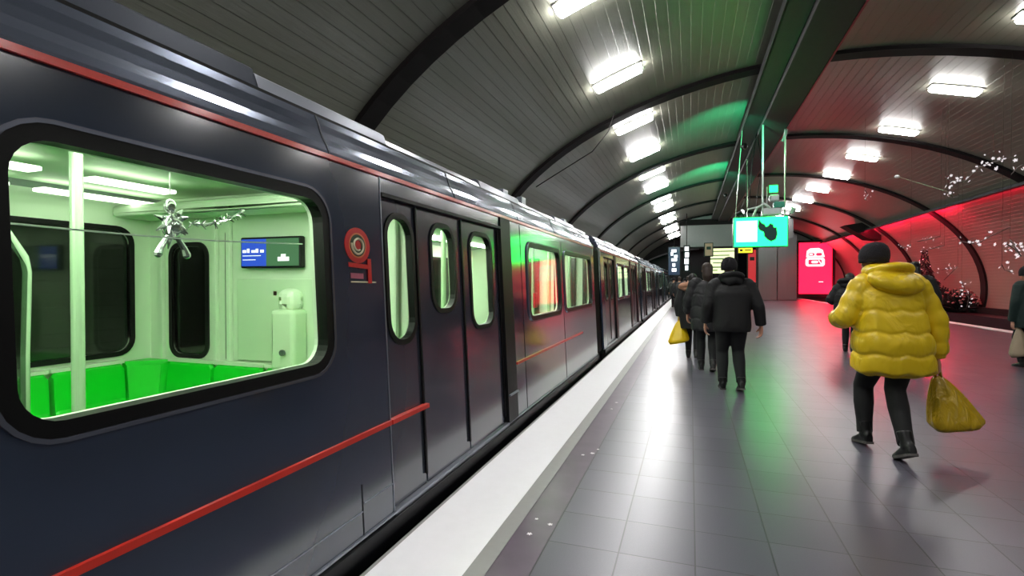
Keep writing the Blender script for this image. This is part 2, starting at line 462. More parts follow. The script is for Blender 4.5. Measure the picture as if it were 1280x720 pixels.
def carriage(y0, y1, sections, posts, doors, label, farwins, pm='paint_door'):
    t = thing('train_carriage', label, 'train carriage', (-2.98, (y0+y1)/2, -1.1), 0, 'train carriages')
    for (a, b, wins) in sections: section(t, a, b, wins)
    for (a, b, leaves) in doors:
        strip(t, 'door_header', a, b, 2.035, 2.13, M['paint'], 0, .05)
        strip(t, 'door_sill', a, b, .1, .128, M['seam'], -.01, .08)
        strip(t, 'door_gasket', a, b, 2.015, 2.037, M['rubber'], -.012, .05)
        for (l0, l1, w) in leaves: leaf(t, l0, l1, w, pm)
    for (a, b) in posts:
        strip(t, 'door_post', a, b, .08, 2.13, M['rubber'], -.012, .09)
    shell(t, y0, y1)
    # far side
    obj('far_side_panel', plate(rect(y0, y1, .1, 2.15), [grow(w, 0, .1) for w in farwins], far, -.0, .06), M['lining'], t)
    for w in farwins:
        fr = obj('window_frame', plate(grow(w, .035, .1), [grow(w, 0, .1)], far, .03, .075), M['rubber'], t)
        p = obj('window_pane', plate(grow(w, .003, .1), [], far, .04, .046), M['glass_dark'], t); p.parent = fr
    bm = B(); box(bm, -4.3, -1.67, y0, y1, .02, .1); obj('carriage_floor', bm, M['intfloor'], t)
    # underframe and skirt
    bm = B(); box(bm, -4.2, -1.70, y0, y1, -.35, .1); box(bm, -1.70, -1.64, y0, y1, .02, .1)
    obj('underframe', bm, M['under'], t)
    for y in (y0, y1-.04):
        bm = B(); box(bm, -4.28, -1.76, y, y+.04, .1, 2.2); obj('end_wall', bm, M['lining'], t)
    yy = y0+1.4
    while yy < y1-.8:
        for s in (-1, 1):
            bm = B(); bmesh.ops.create_cone(bm, cap_ends=True, segments=24, radius1=.42, radius2=.42, depth=.12,
                matrix=Matrix.Translation((-2.98+s*.75, yy, -.68)) @ Matrix.Rotation(PI/2, 4, 'Y'))
            obj('wheel', bm, M['under'], t)
        yy += max(2.0, (y1-y0)-2.8)
    return t

def cap(u0, u1, v0=WZ0, v1=WZ1): return (u0, u1, v0, v1)

A0, A1 = -2.2, 9.75
M['dkglass'] = mat('dark_panel', srgb(22, 28, 24), .15, 0, .5)
tA = carriage(A0, A1,
    [(A0, 2.65, [(-1.3, .35, WZ0, WZ1), (.86, 2.11, WZ0, WZ1)]),
     (4.99, A1, [(5.56, 7.02, WZ0, WZ1), (7.33, 9.4, WZ0, WZ1)])],
    [(4.68, 4.96)],
    [(2.65, 4.68, [(2.67, 3.10, cap(2.73, 3.02, 1.13)), (3.10, 3.83, cap(3.31, 3.66, 1.30)), (3.83, 4.66, cap(4.0, 4.46, 1.12))])],
    'dark grey train carriage nearest the camera, with lit green interior and red stripes',
    [(-1.6, .9, .95, 1.9), (1.2, 2.86, .95, 1.9), (3.2, 4.5, .95, 1.9), (5.4, 7.2, .95, 1.9), (7.5, 9.3, .95, 1.9)])
# shape of the near big window and trims
strip(tA, 'red_stripe', A0, 2.64, .645, .672, M['red'], -.016, 0)
strip(tA, 'red_stripe', 3.1-.45, 3.10, .645, .672, M['red'], -.03+.012, .02)
strip(tA, 'red_stripe', 4.99, 8.4, .645, .672, M['red'], -.016, 0)
strip(tA, 'panel_seam', A0, 2.34, .25, .256, M['seam'], -.004, 0)
strip(tA, 'panel_seam', 2.36, 2.64, .29, .296, M['seam'], -.004, 0)
strip(tA, 'panel_seam', 2.34, 2.346, .12, .40, M['rubber'], -.003, 0)
strip(tA, 'panel_seam', 2.64, 2.648, .12, 2.13, M['seam'], -.004, 0)
strip(tA, 'sill_edge', A0, A1, .112, .124, M['seam'], -.012, 0)
strip(tA, 'panel_seam', 5.3, 5.306, .12, 2.13, M['rubber'], -.003, 0)
strip(tA, 'panel_seam', 7.18, 7.186, .12, 2.13, M['rubber'], -.003, 0)
strip(tA, 'post_bracket', 4.7, 4.95, .38, .395, M['seam'], -.03, 0)
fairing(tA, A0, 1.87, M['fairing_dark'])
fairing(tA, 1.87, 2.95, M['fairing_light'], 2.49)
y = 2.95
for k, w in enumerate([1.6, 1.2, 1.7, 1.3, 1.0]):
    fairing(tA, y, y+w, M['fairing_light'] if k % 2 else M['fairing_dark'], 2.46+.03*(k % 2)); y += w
for k, y in enumerate([5.25, 5.9, 8.1]):
    bm = bbox_(-2.0, -1.93, y, y+.16, 2.4, 2.515+.015*(k % 2), .008); obj('roof_vent', bm, M['seam'], tA)
# roof seams on the shoulder
for y in (.2, 2.2, 3.7, 5.3, 6.9, 8.4):
    bm = B(); loft(bm, [[Vector((x+dx, yy, z+.002)) for x, z in ROOF for dx in (0,)]+[Vector((x-.02, yy, z-.02)) for x, z in ROOF[::-1]] for yy in (y, y+.008)])
    bmesh.ops.translate(bm, verts=bm.verts, vec=(.003, 0, 0)); obj('roof_seam', bm, M['rubber'], tA)

# emblem on the side
def flat(pts, holes, m, name, parent, o=-.004):
    return obj(name, plate(pts, holes, side, o, o+.004), m, parent)
def ell(cy, cz, ry, rz, n=40): return [(cy+ry*math.cos(2*PI*k/n), cz+rz*math.sin(2*PI*k/n)) for k in range(n)]
mr_, mo_, mg_, mc_ = mat('emblem_red', srgb(226, 38, 38), .35), mat('emblem_orange', srgb(240, 130, 80), .35), mat('emblem_green', srgb(48, 70, 42), .35), mat('emblem_cream', srgb(236, 226, 190), .35)
ec, ez = 2.40, 1.70
em = flat(ell(ec, ez, .112, .098), [ell(ec, ez, .078, .07)], mr_, 'emblem_ring', tA)
e2 = flat(ell(ec, ez, .078, .07), [ell(ec, ez, .068, .061)], mo_, 'emblem_band', tA); e2.parent = em
e2 = flat(ell(ec, ez, .068, .061), [], mg_, 'emblem_disc', tA); e2.parent = em
sp = []
for k in range(61):
    a = R(300-k*8.2); r_ = .026+.026*k/60; sp.append((ec+r_*1.1*math.cos(a), ez+r_*math.sin(a)))
bm = B(); tube(bm, [side(u, v, -.006) for u, v in sp], .0065, 6); e2 = obj('emblem_spiral', bm, mc_, tA); e2.parent = em
e2 = flat(ell(ec, ez, .024, .028), [], mr_, 'emblem_heart', tA, -.008); e2.parent = em
flat([(2.31, 1.605), (2.49, 1.595), (2.49, 1.57), (2.31, 1.58)], [], mr_, 'emblem_bar', tA, -.008)
flat([(2.48, 1.63), (2.512, 1.63), (2.512, 1.49), (2.48, 1.49)], [], mr_, 'emblem_bar', tA, -.009)
flat([(2.33, 1.548), (2.44, 1.545), (2.44, 1.515), (2.33, 1.518)], [], mat('emblem_pink', srgb(205, 110, 130), .4), 'emblem_text_bar', tA)
flat([(2.33, 1.503), (2.56, 1.50), (2.56, 1.492), (2.33, 1.495)], [], mc_, 'emblem_underline', tA)

M['intlamp2'] = emat('cove_lamp', (.96, 1, .84), 3)
# interior of carriage A
for i, (x, a, b) in enumerate([(-3.98, -1.9, .4), (-3.98, .6, 1.95), (-3.98, 2.12, 2.9), (-3.3, -1.9, .3), (-3.3, .45, 1.75), (-3.3, 2.0, 2.5), (-2.2, -1.9, 2.6), (-3.6, 3.1, 9.2), (-2.4, 3.1, 9.2)]):  # the strip beside the near windows is added fill light, hidden from view
    lo = a < 3 and x < -3; bm = bbox_(x-.06, x+.06, a, b, 2.085 if lo else 2.13, 2.11 if lo else 2.19, .008); obj('strip_lamp', bm, M['intlamp2'] if a < 3 and x < -3 else M['intlamp'], tA)
bm = B(); box(bm, -4.2, -1.86, A0+.05, A1-.05, 2.165, 2.18); obj('ceiling_lining', bm, M['lining2'], tA)
YB = 3.03
bm = B(); box(bm, -4.24, -1.80, YB, YB+.05, .1, 2.2)
bh = plate(rect(-4.24, -1.80, .1, 2.19), [grow((-3.98, -3.62, .92, 1.78), 0, .08)], lambda u, v, o: Vector((u, YB+o, v)), 0, .05); bm.free()
obj('bulkhead', bh, M['lining'], tA)
fr = obj('bulkhead_window', plate(grow((-3.98, -3.62, .92, 1.78), .035, .08), [grow((-3.98, -3.62, .92, 1.78), 0, .08)], lambda u, v, o: Vector((u, YB+o, v)), -.012, .04), M['rubber'], tA)
p = obj('window_pane', plate(grow((-3.98, -3.62, .92, 1.78), .0, .08), [], lambda u, v, o: Vector((u, YB+o, v)), .01, .02), M['glass_dark'], tA); p.parent = fr
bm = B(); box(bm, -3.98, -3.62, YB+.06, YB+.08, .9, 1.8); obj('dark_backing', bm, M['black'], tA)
for x in (-4.08, -3.50, -3.36):
    obj('panel_rib', bbox_(x-.02, x+.02, YB-.035, YB, .84, 2.12, .006), M['lining'], tA)
obj('panel_rib', bbox_(-3.40, -3.385, YB-.02, YB, .9, 1.88, .003), M['black'], tA)
obj('bulkhead_panel', bbox_(-3.28, -2.45, YB-.02, YB, .9, 1.52, .006), M['lining2'], tA)
obj('ceiling_cove', bbox_(-4.24, -1.85, YB-.3, YB, 2.0, 2.09, .03), M['lining'], tA)
# screen
scr = obj('screen', bbox_(-3.20, -2.64, YB-.06, YB-.01, 1.60, 1.83, .01), M['rubber'], tA)
bm = B(); box(bm, -3.185, -2.95, YB-.064, YB-.06, 1.615, 1.815); k = obj('screen_panel', bm, emat('screen_blue', srgb(22, 60, 170), 1.6), tA); k.parent = scr
bm = B(); box(bm, -2.95, -2.655, YB-.064, YB-.06, 1.615, 1.815); k = obj('screen_panel', bm, emat('screen_green', srgb(70, 120, 80), .8), tA); k.parent = scr
bm = B()
for i, (w, h) in enumerate([(.03, .02), (.02, .03), (.035, .018), (.02, .028), (.03, .02)]):
    x = -3.17+i*.042; box(bm, x, x+w, YB-.068, YB-.064, 1.715, 1.715+h)
box(bm, -3.17, -3.0, YB-.068, YB-.064, 1.69, 1.694); box(bm, -3.17, -3.05, YB-.068, YB-.064, 1.66, 1.664)
box(bm, -2.84, -2.74, YB-.068, YB-.064, 1.65, 1.68); box(bm, -2.81, -2.77, YB-.068, YB-.064, 1.68, 1.70)
k = obj('screen_text', bm, emat('screen_white', (1, 1, 1), 1.5), tA); k.parent = scr
# extinguisher cabinet and red mark
cb = obj('wall_cabinet', bbox_(-2.83, -2.62, YB-.16, YB, .86, 1.30, .03, 3), M['lining2'], tA)
bm = B(); rr = []
for k in range(9):
    a = PI/2*k/8; rr.append([Vector((-2.83+.21*math.sin(a)*1.0, YB-.16, 1.28+.16*math.sin(a))), Vector((-2.83+.21*math.sin(a), YB, 1.28+.16*math.sin(a))), Vector((-2.62, YB, 1.28)), Vector((-2.62, YB-.16, 1.28))])
ck = B(); tube(ck, [(-2.70, YB-.17, 1.0), (-2.70, YB-.185, 1.0)], .022, 12); k = obj('cabinet_lock', ck, M['rim'], tA); k.parent = cb
bm.free()
obj('cabinet_lid', bbox_(-2.81, -2.64, YB-.13, YB, 1.28, 1.45, .06, 4), M['lining'], tA)
bm = bbox_(-2.94, -2.885, YB-.02, YB-.005, 1.385, 1.44, .012); obj('red_mark', bm, M['red'], tA)
# partition beside the door with small pictograms
obj('door_partition', bbox_(-2.38, -1.86, YB-.05, YB-.01, .1, 2.1, .01), M['lining'], tA)
bm = B()
random.seed(3)
for row, z in ((0, 1.36), (1, 1.30)):
    for i in range(3):
        x = -2.36+i*.075+.01
        box(bm, x, x+.045, YB-.054, YB-.05, z, z+.012)
        box(bm, x+.01+.008*i, x+.025+.008*i, YB-.054, YB-.05, z+.012, z+.03)
        if row: box(bm, x, x+.02, YB-.054, YB-.05, z-.012, z)
obj('pictograms', bm, M['black'], tA)
# seats along the far wall and against the bulkhead
for y in (-1.47, -.97, -.47, .03, .53, 1.03, 1.53, 2.03, 2.53):
    seat(tA, -4.22, y, PI/2, .48)
bm = B(); rr = []
for z, d in ((.42, .0), (.5, .02), (.84, .05), (.87, .09)):
    rr.append([Vector((-4.22, 2.79, z)), Vector((-4.22+.10-d, 2.79, z)), Vector((-3.99, YB-.15+d, z)), Vector((-3.96, YB-.03, z)), Vector((-4.22, YB-.03, z))])
loft(bm, rr); obj('corner_seat', bm, M['seat'], tA)
for x in (-3.70, -3.21, -2.72, -2.23):
    seat(tA, x, YB-.03, 0, .47)
for y in (5.3, 5.8, 6.3, 6.8, 7.3, 7.8, 8.3): seat(tA, -4.22, y, PI/2, .48)
pole(tA, -2.55, 1.5); pole(tA, -2.6, 3.6); pole(tA, -2.2, 4.35); pole(tA, -2.0, 5.9, r=.03); pole(tA, -2.1, 7.8, r=.03); pole(tA, -2.0, 6.6, r=.02); pole(tA, -2.0, 8.8, r=.03)
obj('ticket_panel', bbox_(-2.0, -1.93, 5.75, 6.1, 1.1, 1.5, .01), mat('dark_brown_panel', srgb(46, 36, 34), .5), tA)
obj('ticket_panel', bbox_(-1.97, -1.94, 6.5, 6.62, 1.15, 1.35, .01), mat('poster_red', srgb(190, 30, 36), .5), tA)
for a, b in ((-3.5, -2.8), (-2.5, -2.36), (-2.2, -2.08), (-1.94, -1.87)):
    obj('dark_panel', bbox_(a, b, 9.64, 9.70, .3, 1.95, .01), M['dkglass'], tA)
# glass wind screen at the left with pale edge tube
ws = obj('wind_screen', plate([(.75, .85), (1.33, .85), (1.34, 1.556), (1.256, 1.73), (1.2, 1.85), (.75, 1.85)], [], lambda u, v, o: Vector((-2.6+o, u, v)), 0, .015), M['glass_dark'], tA)
bm = B(); tube(bm, [(-2.6, 1.12, 2.05), (-2.6, 1.256, 1.74), (-2.6, 1.335, 1.60), (-2.6, 1.345, 1.54), (-2.6, 1.335, 1.2), (-2.6, 1.33, .3)], .016, 10); obj('screen_tube', bm, M['pole'], tA, smooth=True)
# white cord across the window
bm = B(); tube(bm, [(-1.90, .8+1.35*k/10, 1.675+.02*(k/10)-.015*math.sin(PI*k/10)) for k in range(11)], .0035, 6); obj('window_cord', bm, M['kerb'], tA)

# ---- carriages behind
P = 8.9
def later(y0, label):
    d = []
    for a in (.45, 5.7):
        d.append((y0+a, y0+a+1.5, [(y0+a, y0+a+.75, cap(y0+a+.2, y0+a+.55)), (y0+a+.75, y0+a+1.5, cap(y0+a+.95, y0+a+1.3))]))
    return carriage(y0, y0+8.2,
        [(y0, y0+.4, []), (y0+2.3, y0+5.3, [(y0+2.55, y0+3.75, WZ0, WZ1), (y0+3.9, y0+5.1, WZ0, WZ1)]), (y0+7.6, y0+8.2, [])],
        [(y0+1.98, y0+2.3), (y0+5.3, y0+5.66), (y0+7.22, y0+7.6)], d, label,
        [(y0+1.0, y0+3.4, .95, 1.9), (y0+4.2, y0+7, .95, 1.9)], 'paint_far_reflect')
tB = later(10.55, 'second dark grey train carriage along the platform')
for x in (-3.6, -2.4):
    bm = bbox_(x-.07, x+.07, 10.9, 18.4, 2.13, 2.21, .01); obj('strip_lamp', bm, M['intlamp'], tB)
for y in (11.3, 12.6, 14.2, 15.6, 17.0): pole(tB, -2.2, y)
for y in (13.2, 13.7, 14.2, 14.7, 15.2): seat(tB, -4.22, y, PI/2, .48)
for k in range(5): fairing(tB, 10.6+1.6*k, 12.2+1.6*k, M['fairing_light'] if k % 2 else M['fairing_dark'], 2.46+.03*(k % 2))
strip(tB, 'sill_edge', 10.55, 18.75, .112, .124, M['seam'], -.012, 0)
for i in range(1, 5):
    c = copy_tree(tB); c.location.y += P*i
    c['label'] = ['third dark grey train carriage along the platform', 'fourth dark train carriage, seen at a narrow angle', 'fifth dark train carriage, tiny in the distance', 'last dark train carriage at the far end of the platform'][i-1]
def bellows(y0, y1, label):
    t = thing('gangway_bellows', label, 'gangway', (-2.98, (y0+y1)/2, .1), 0, 'rubber gangways between the carriages')
    bm = B(); rr = []; n = 10
    for k in range(n+1):
        y = y0+(y1-y0)*k/n; d = .03 if k % 2 else 0
        rr.append([Vector((x, y, z)) for x, z in ((-1.70+.0-d, .1), (-1.80-d, 2.13), (-1.9-d, 2.3-d), (-4.1, 2.3-d), (-4.25, 2.1), (-4.25, .1))])
    loft(bm, rr); obj('bellows', bm, M['rubber'], t)
    bm = B(); box(bm, -4.0, -1.75, y0, y1, -.1, .1); obj('gangway_floor', bm, M['under'], t)
for i in range(5):
    y = (A1 if i == 0 else 18.75+P*(i-1)); y1 = 10.55+P*i
    bellows(y, y1, '%s black rubber gangway between carriages, counted from the camera' % ['first', 'second', 'third', 'fourth', 'fifth'][i])

# silver ornament hanging in the near window
t = thing('hanging_ornament', 'silver tinsel ornament hanging inside the nearest train window', 'ornament', (-1.97, 1.49, 1.86))
chrome = mat('ornament_silver', srgb(225, 225, 228), .18, .8)
random.seed(5)
bm = B(); tube(bm, [(-1.97, 1.49, 2.19), (-1.97, 1.49, 1.85)], .0025, 5); obj('string', bm, M['kerb'], t)
bm = B(); ellipsoid(bm, (-1.97, 1.49, 1.80), (.022, .022, .03), 12, 8); ellipsoid(bm, (-1.97, 1.50, 1.72), (.035, .04, .05), 12, 8); obj('bauble', bm, chrome, t, smooth=True)
for k in range(30):
    a = random.uniform(0, 2*PI); e = random.uniform(-1, 1); d = Vector((math.cos(a)*math.sqrt(1-e*e)*.5, math.sin(a)*math.sqrt(1-e*e), e))
    c = Vector((-1.97, 1.50, 1.72)); L = random.uniform(.05, .1)
    bm = B(); tube(bm, [c+d*.03, c+d*L*.6+Vector((0, 0, .01)), c+d*L], [.007, .011, .002], 5); obj('tinsel_spike', bm, chrome, t)
for s in (-1, 1):
    bm = B(); tube(bm, [(-1.97, 1.50+s*.02, 1.68), (-1.97, 1.50+s*.05, 1.635), (-1.97, 1.50+s*.06, 1.61)], [.01, .012, .016], 8, True); obj('pendant', bm, chrome, t)
t = thing('tinsel_garland', 'silver tinsel garland in the upper corner of the nearest train window', 'garland', (-1.99, 1.72, 1.84))
pts = [Vector((-1.99, 1.60+.27*k/12, 1.745+.09*(k/12)**2)) for k in range(13)]
bm = B(); tube(bm, pts, .005, 6); obj('string', bm, chrome, t)
bm = B()
for k in range(45):
    p = pts[random.randrange(13)]; d = Vector((random.uniform(-1, 1), random.uniform(-1, 1), random.uniform(-1, 1))).normalized()*.028
    tube(bm, [p, p+d], [.004, .0015], 4)
tag(obj('tinsel', bm, chrome, t), kind='stuff')
# ---------------------------------------------------------------- hanging screen and its gear
def rodd(t, name, a, b, r, m):
    bm = B(); tube(bm, [a, b], r, 10); return obj(name, bm, m, t)
SX0, SX1, SY, SZ0, SZ1 = 1.30, 2.80, 17.6, 2.60, 3.50
t = thing('hanging_screen', 'bright green lit information screen hung from the ceiling beam on rods', 'screen', ((SX0+SX1)/2, SY, SZ0))
obj('screen_case', bbox_(SX0-.03, SX1+.03, SY, SY+.28, SZ0-.03, SZ1+.02, .03, 2), mat('screen_case', srgb(90, 170, 140), .3, .2), t)
EG = emat('screen_cyan', (.004, 1, .08), 9); EW = emat('screen_pale', srgb(215, 245, 235), 1.6)
obj('screen_field', bbox_(SX0, SX1, SY-.012, SY-.002, SZ0, SZ1, .003, 1), EG, t)
obj('screen_window', bbox_(SX0+.06, SX0+.66, SY-.02, SY-.012, SZ0+.14, SZ1-.1, .003, 1), EW, t)
DK = mat('screen_dark_teal', srgb(10, 70, 62), .5)
bm = B()
def sil(pts): 
    a = [bm.verts.new((SX0+u, SY-.022, SZ0+v)) for u, v in pts]; b = [bm.verts.new((SX0+u, SY-.012, SZ0+v)) for u, v in pts]
    n = len(pts); bm.faces.new(a); bm.faces.new(b[::-1])
    for i in range(n): bm.faces.new((a[i], a[(i+1) % n], b[(i+1) % n], b[i]))
sil([(.72, .5), (.84, .44), (.86, .3), (.95, .2), (1.05, .14), (1.18, .2), (1.22, .36), (1.2, .56), (1.12, .58), (1.1, .66), (1.02, .7), (.96, .62), (.9, .6), (.86, .68), (.78, .72), (.7, .84), (.68, .6)])
obj('silhouette', bm, DK, t)
rodd(t, 'hanger_rod', (2.12, 17.7, SZ1), (2.12, 17.7, 6.4), .03, mat('rod_green', srgb(170, 190, 178), .3, .4))
rodd(t, 'hanger_rod', (2.86, 18.5, 2.9), (2.86, 18.5, 6.4), .022, M['pole'])
rodd(t, 'hanger_rod', (1.34, 17.72, SZ1), (1.6, 18.6, 6.5), .012, M['pole'])
rodd(t, 'hanger_rod', (1.95, 20.5, 3.6), (2.12, 22.5, 6.4), .02, M['pole'])
bm = B(); tube(bm, [(2.86, 18.35, 6.36), (2.86, 18.5, 6.2), (2.8, 18.6, 6.05)], .05, 8); obj('rod_clamp', bm, M['housing'], t)
for k, (x, z) in enumerate([(2.05, 4.1), (1.75, 3.9), (1.6, 4.2)]):
    bm = B(); tube(bm, [(x, SY+.15, SZ1), (x-.1, SY+.1, SZ1+.3), (x+.08*(k-1), SY+.25, z), (x+.1, SY+.6, 5.2), (2.05, SY+1.0, 6.4)], .013, 6); obj('cable', bm, M['rubber'], t, smooth=True)
t = thing('projector_rack', 'stack of small white and green devices mounted above the hanging screen', 'projector', (2.35, SY+.15, SZ1+.02))
W_ = mat('device_white', srgb(215, 222, 220), .35, .1)
obj('device_body', bbox_(2.1, 2.62, SY, SY+.3, SZ1+.06, SZ1+.28, .03, 3), W_, t)
obj('device_body', bbox_(2.3, 2.58, SY+.02, SY+.26, SZ1+.48, SZ1+.7, .05, 3), W_, t)
obj('device_panel', bbox_(2.42, 2.72, SY+.0, SY+.22, SZ1+.28, SZ1+.46, .02), mat('device_teal', srgb(60, 160, 130), .3), t)
obj('green_display', bbox_(2.3, 2.54, SY+.03, SY+.08, SZ1+.76, SZ1+.98, .02), EG, t)
rodd(t, 'support_post', (2.24, SY+.1, SZ1), (2.24, SY+.1, SZ1+.95), .02, M['housing'])
bm = B(); tube(bm, [(1.85, SY+.1, SZ1+.05), (1.95, SY+.05, SZ1+.3), (2.15, SY, SZ1+.42), (2.3, SY, SZ1+.3)], .035, 8, True); obj('bracket_arm', bm, W_, t, smooth=True)
bm = B(); tube(bm, [(1.72, SY+.1, SZ1+.28), (2.0, SY+.1, SZ1+.34)], .025, 8, True); obj('bracket_arm', bm, W_, t, smooth=True)
t = thing('spotlight', 'small white spotlight at the right end above the hanging screen', 'spotlight', (2.95, SY+.1, 3.7))
bm = B(); tube(bm, [(2.93, SY+.1, 3.62), (2.99, SY-.02, 3.78)], [.06, .09], 14); obj('lamp_head', bm, W_, t)
bm = B(); tube(bm, [(2.99, SY-.02, 3.78), (2.995, SY-.03, 3.79)], [.08, .08], 14); obj('lens', bm, emat('spot_lens', (1, .85, .85), 3), t)
rodd(t, 'yoke', (2.84, SY+.14, 3.5), (2.94, SY+.1, 3.68), .012, M['rubber'])
t = thing('spotlight', 'small dark spotlight at the left end above the hanging screen', 'spotlight', (1.45, SY+.1, 3.55))
bm = B(); tube(bm, [(1.38, SY+.1, 3.62), (1.54, SY+.02, 3.7)], [.06, .08], 14); obj('lamp_head', bm, M['rubber'], t)
bm = B(); tube(bm, [(1.54, SY+.02, 3.70), (1.55, SY+.01, 3.705)], [.07, .07], 14); obj('lens', bm, emat('spot_lens_white', (1, 1, 1), 3), t)
rodd(t, 'yoke', (1.45, SY+.14, 3.5), (1.45, SY+.1, 3.62), .012, M['rubber'])
def floodlight(name, label, loc, target, col, power, size=R(100), blend=.9):
    t = thing(name, label, 'floodlight', loc)
    d = (Vector(target)-Vector(loc)).normalized()
    p = Vector(loc)
    bm = B(); tube(bm, [p-d*.14, p-d*.02, p], [.05, .09, .1], 14); obj('lamp_head', bm, M['rubber'], t)
    ld = bpy.data.lights.new(name, 'SPOT'); ld.energy = power; ld.color = col[:3]; ld.spot_size = size; ld.spot_blend = blend; ld.shadow_soft_size = .08
    l = bpy.data.objects.new('lamp_light', ld); C.objects.link(l); l.parent = t
    l.location = d*.03; l.rotation_euler = d.to_track_quat('-Z', 'Y').to_euler()
    return t
GRN = (.02, 1, .45)  # both green floodlights are added to throw the screen's glow onto ceiling and tray
floodlight('floodlight', 'added green floodlight beside the ceiling beam, nearer the camera than the hanging screen', (1.45, 16.2, 5.4), (.9, 20.5, 6.9), GRN, 650)
floodlight('floodlight', 'added green floodlight beside the ceiling beam, beyond the hanging screen', (1.45, 24.5, 5.3), (.9, 29, 6.9), GRN, 1300)
# ---------------------------------------------------------------- red wash on the right wall
ERED = emat('red_tube', (1, .01, .05), 330)
for i, y in enumerate([15, 21, 27, 33, 39, 45]):
    t = thing('light_tube', 'red light tube tucked under the right wall ledge, %s from the near end' % ORD[i].replace('nearest', 'first'), 'light tube', (10.52, y+2, 4.76), 0, 'red light tubes under the right wall ledge')
    bm = B(); tube(bm, [(10.52, y+.2, 4.765), (10.52, y+5.6, 4.765)], .022, 8); obj('tube', bm, ERED if i > 1 else emat('red_tube_dim', (1, .01, .05), (8, 60)[i]), t)
    bm = B(); box(bm, 10.48, 10.56, y+.2, y+5.6, 4.785, 4.80); obj('tube_holder', bm, M['rib'], t)
for i, (x, y) in enumerate([(9.6, 50.2), (11.2, 50.2)]):
    floodlight('floodlight', ['red floodlight left of the far red poster', 'red floodlight right of the far red poster'][i], (x-1.4+i*2, y-3, .2), (x, 52, 5), (1, .02, .06), 800, R(110))

# red backlit poster with a pale badge
PX0, PX1, PZ0, PZ1, PY = 8.85, 11.35, .45, 4.85, 50.0
t = thing('advertising_lightbox', 'tall glowing red advertising lightbox with a white rounded emblem', 'lightbox', ((PX0+PX1)/2, PY, .05))
obj('case', bbox_(PX0-.35, PX1+.25, PY, PY+.4, .05, PZ1+.2, .03), M['rubber'], t)
obj('lit_panel', bbox_(PX0, PX1, PY-.03, PY-.002, PZ0, PZ1, .01, 1), emat('poster_glow', (1, .006, .032), 3.5), t)
EM = emat('poster_white', (1, .75, .75), 1.6)
def prt(lp, holes): return plate(lp, holes, lambda u, v, o: Vector((PX0+u, PY-.04+o, PZ0+v)), 0, .012)
obj('emblem', prt(rrect(.5, 1.95, 2.35, 3.1, .22), [rrect(.72, 1.72, 2.52, 2.93, .08)]), EM, t)
obj('emblem', prt([(.55, 3.14), (1.95, 3.14), (1.8, 3.75), (1.5, 3.92), (.85, 3.9), (.6, 3.7)], [rrect(.72, 1.18, 3.26, 3.5, .1), rrect(1.3, 1.74, 3.26, 3.5, .1)]), EM, t)
obj('emblem', prt(rrect(.95, 1.45, 2.62, 2.84, .1), []), EM, t)
obj('emblem', prt([(1.45, 2.88), (1.52, 2.9), (1.72, 2.58), (1.64, 2.55)], []), EM, t)
obj('emblem', prt(rrect(.78, 1.05, 3.32, 3.44, .05), []), EM, t)
obj('small_text', prt(rrect(1.5, 1.85, 1.0, 1.06, .02), []), EM, t)

# dark box bracketed on the right vault
t = thing('ceiling_speaker', 'dark wedge-shaped box on the red-lit right ceiling', 'speaker box', (10.2, 38.5, 4.9))
bm = B(); loft(bm, [[Vector((x, y, z)) for y in (38, 39.2) for x, z in (((9.3, 5.1), (11.3, 5.4), (11.3, 4.1), (10.6, 4.2)) if y == 38 else ((10.6, 4.2), (11.3, 4.1), (11.3, 5.4), (9.3, 5.1)))][:4], [Vector((x, 39.2, z)) for x, z in ((9.3, 5.1), (11.3, 5.4), (11.3, 4.1), (10.6, 4.2))]])
obj('box_body', bm, M['rib'], t)
bm = B(); tube(bm, [(10.9, 38.6, 5.2), (10.9, 38.6, 5.9)], .04, 6); obj('bracket', bm, M['rib'], t)

# far signs
def sign(name, label, x0, x1, y, z0, z1, face, rows=None, rowm=None, case=M['rubber'], cols=False, cat='sign'):
    t = thing(name, label, cat, ((x0+x1)/2, y, z0))
    obj('case', bbox_(x0-.06, x1+.06, y, y+.2, z0-.06, z1+.06, .02), case, t)
    obj('lit_face', bbox_(x0, x1, y-.02, y-.001, z0, z1, .005, 1), face, t)
    for r_ in rows or []:
        obj('marking', bbox_(x0+r_[0]*(x1-x0), x0+r_[1]*(x1-x0), y-.035, y-.02, z0+r_[2]*(z1-z0), z0+r_[3]*(z1-z0), .01, 1), rowm, t)
    return t
WH = emat('sign_white', (.9, .95, 1), 2)
ts = sign('hanging_sign', 'tall dark blue hanging sign with white symbols at the far end', -1.55, -.75, 40, 2.0, 4.05, emat('sign_blue', srgb(12, 18, 80), .6),
     [(.25, .7, .82, .92), (.2, .4, .7, .82), (.5, .8, .62, .72), (.25, .75, .5, .6), (.35, .6, .3, .42), (.3, .7, .12, .24)], WH)
rodd(ts, 'hanger_rod', (-1.15, 40.1, 4.1), (-1.15, 40.1, vz(-1.15)), .03, M['rib'])
ts = sign('hanging_sign', 'narrow white lit vertical sign beside the blue hanging sign', -.45, -.1, 41, 2.3, 4.2, M['rubber'], [(.1, .9, .8, .97), (.15, .95, .55, .74), (.05, .9, .28, .5), (.2, .8, .03, .22)], WH)
rodd(ts, 'hanger_rod', (-.28, 41.1, 4.2), (-.28, 41.1, vz(-.28)), .03, M['rib'])
sign('departure_board', 'pale yellow-green lit board with dark rows under the bulkhead', 1.6, 3.45, 46.5, 2.2, 4.3, emat('board_pale', srgb(225, 235, 170), 1.6),
     [(.0, 1, .86, .9), (.05, .8, .7, .74), (.0, 1, .55, .6), (.1, .9, .4, .44), (0, 1, .22, .27), (0, .3, .1, .14)], mat('board_green', srgb(60, 130, 80), .5), cat='board')
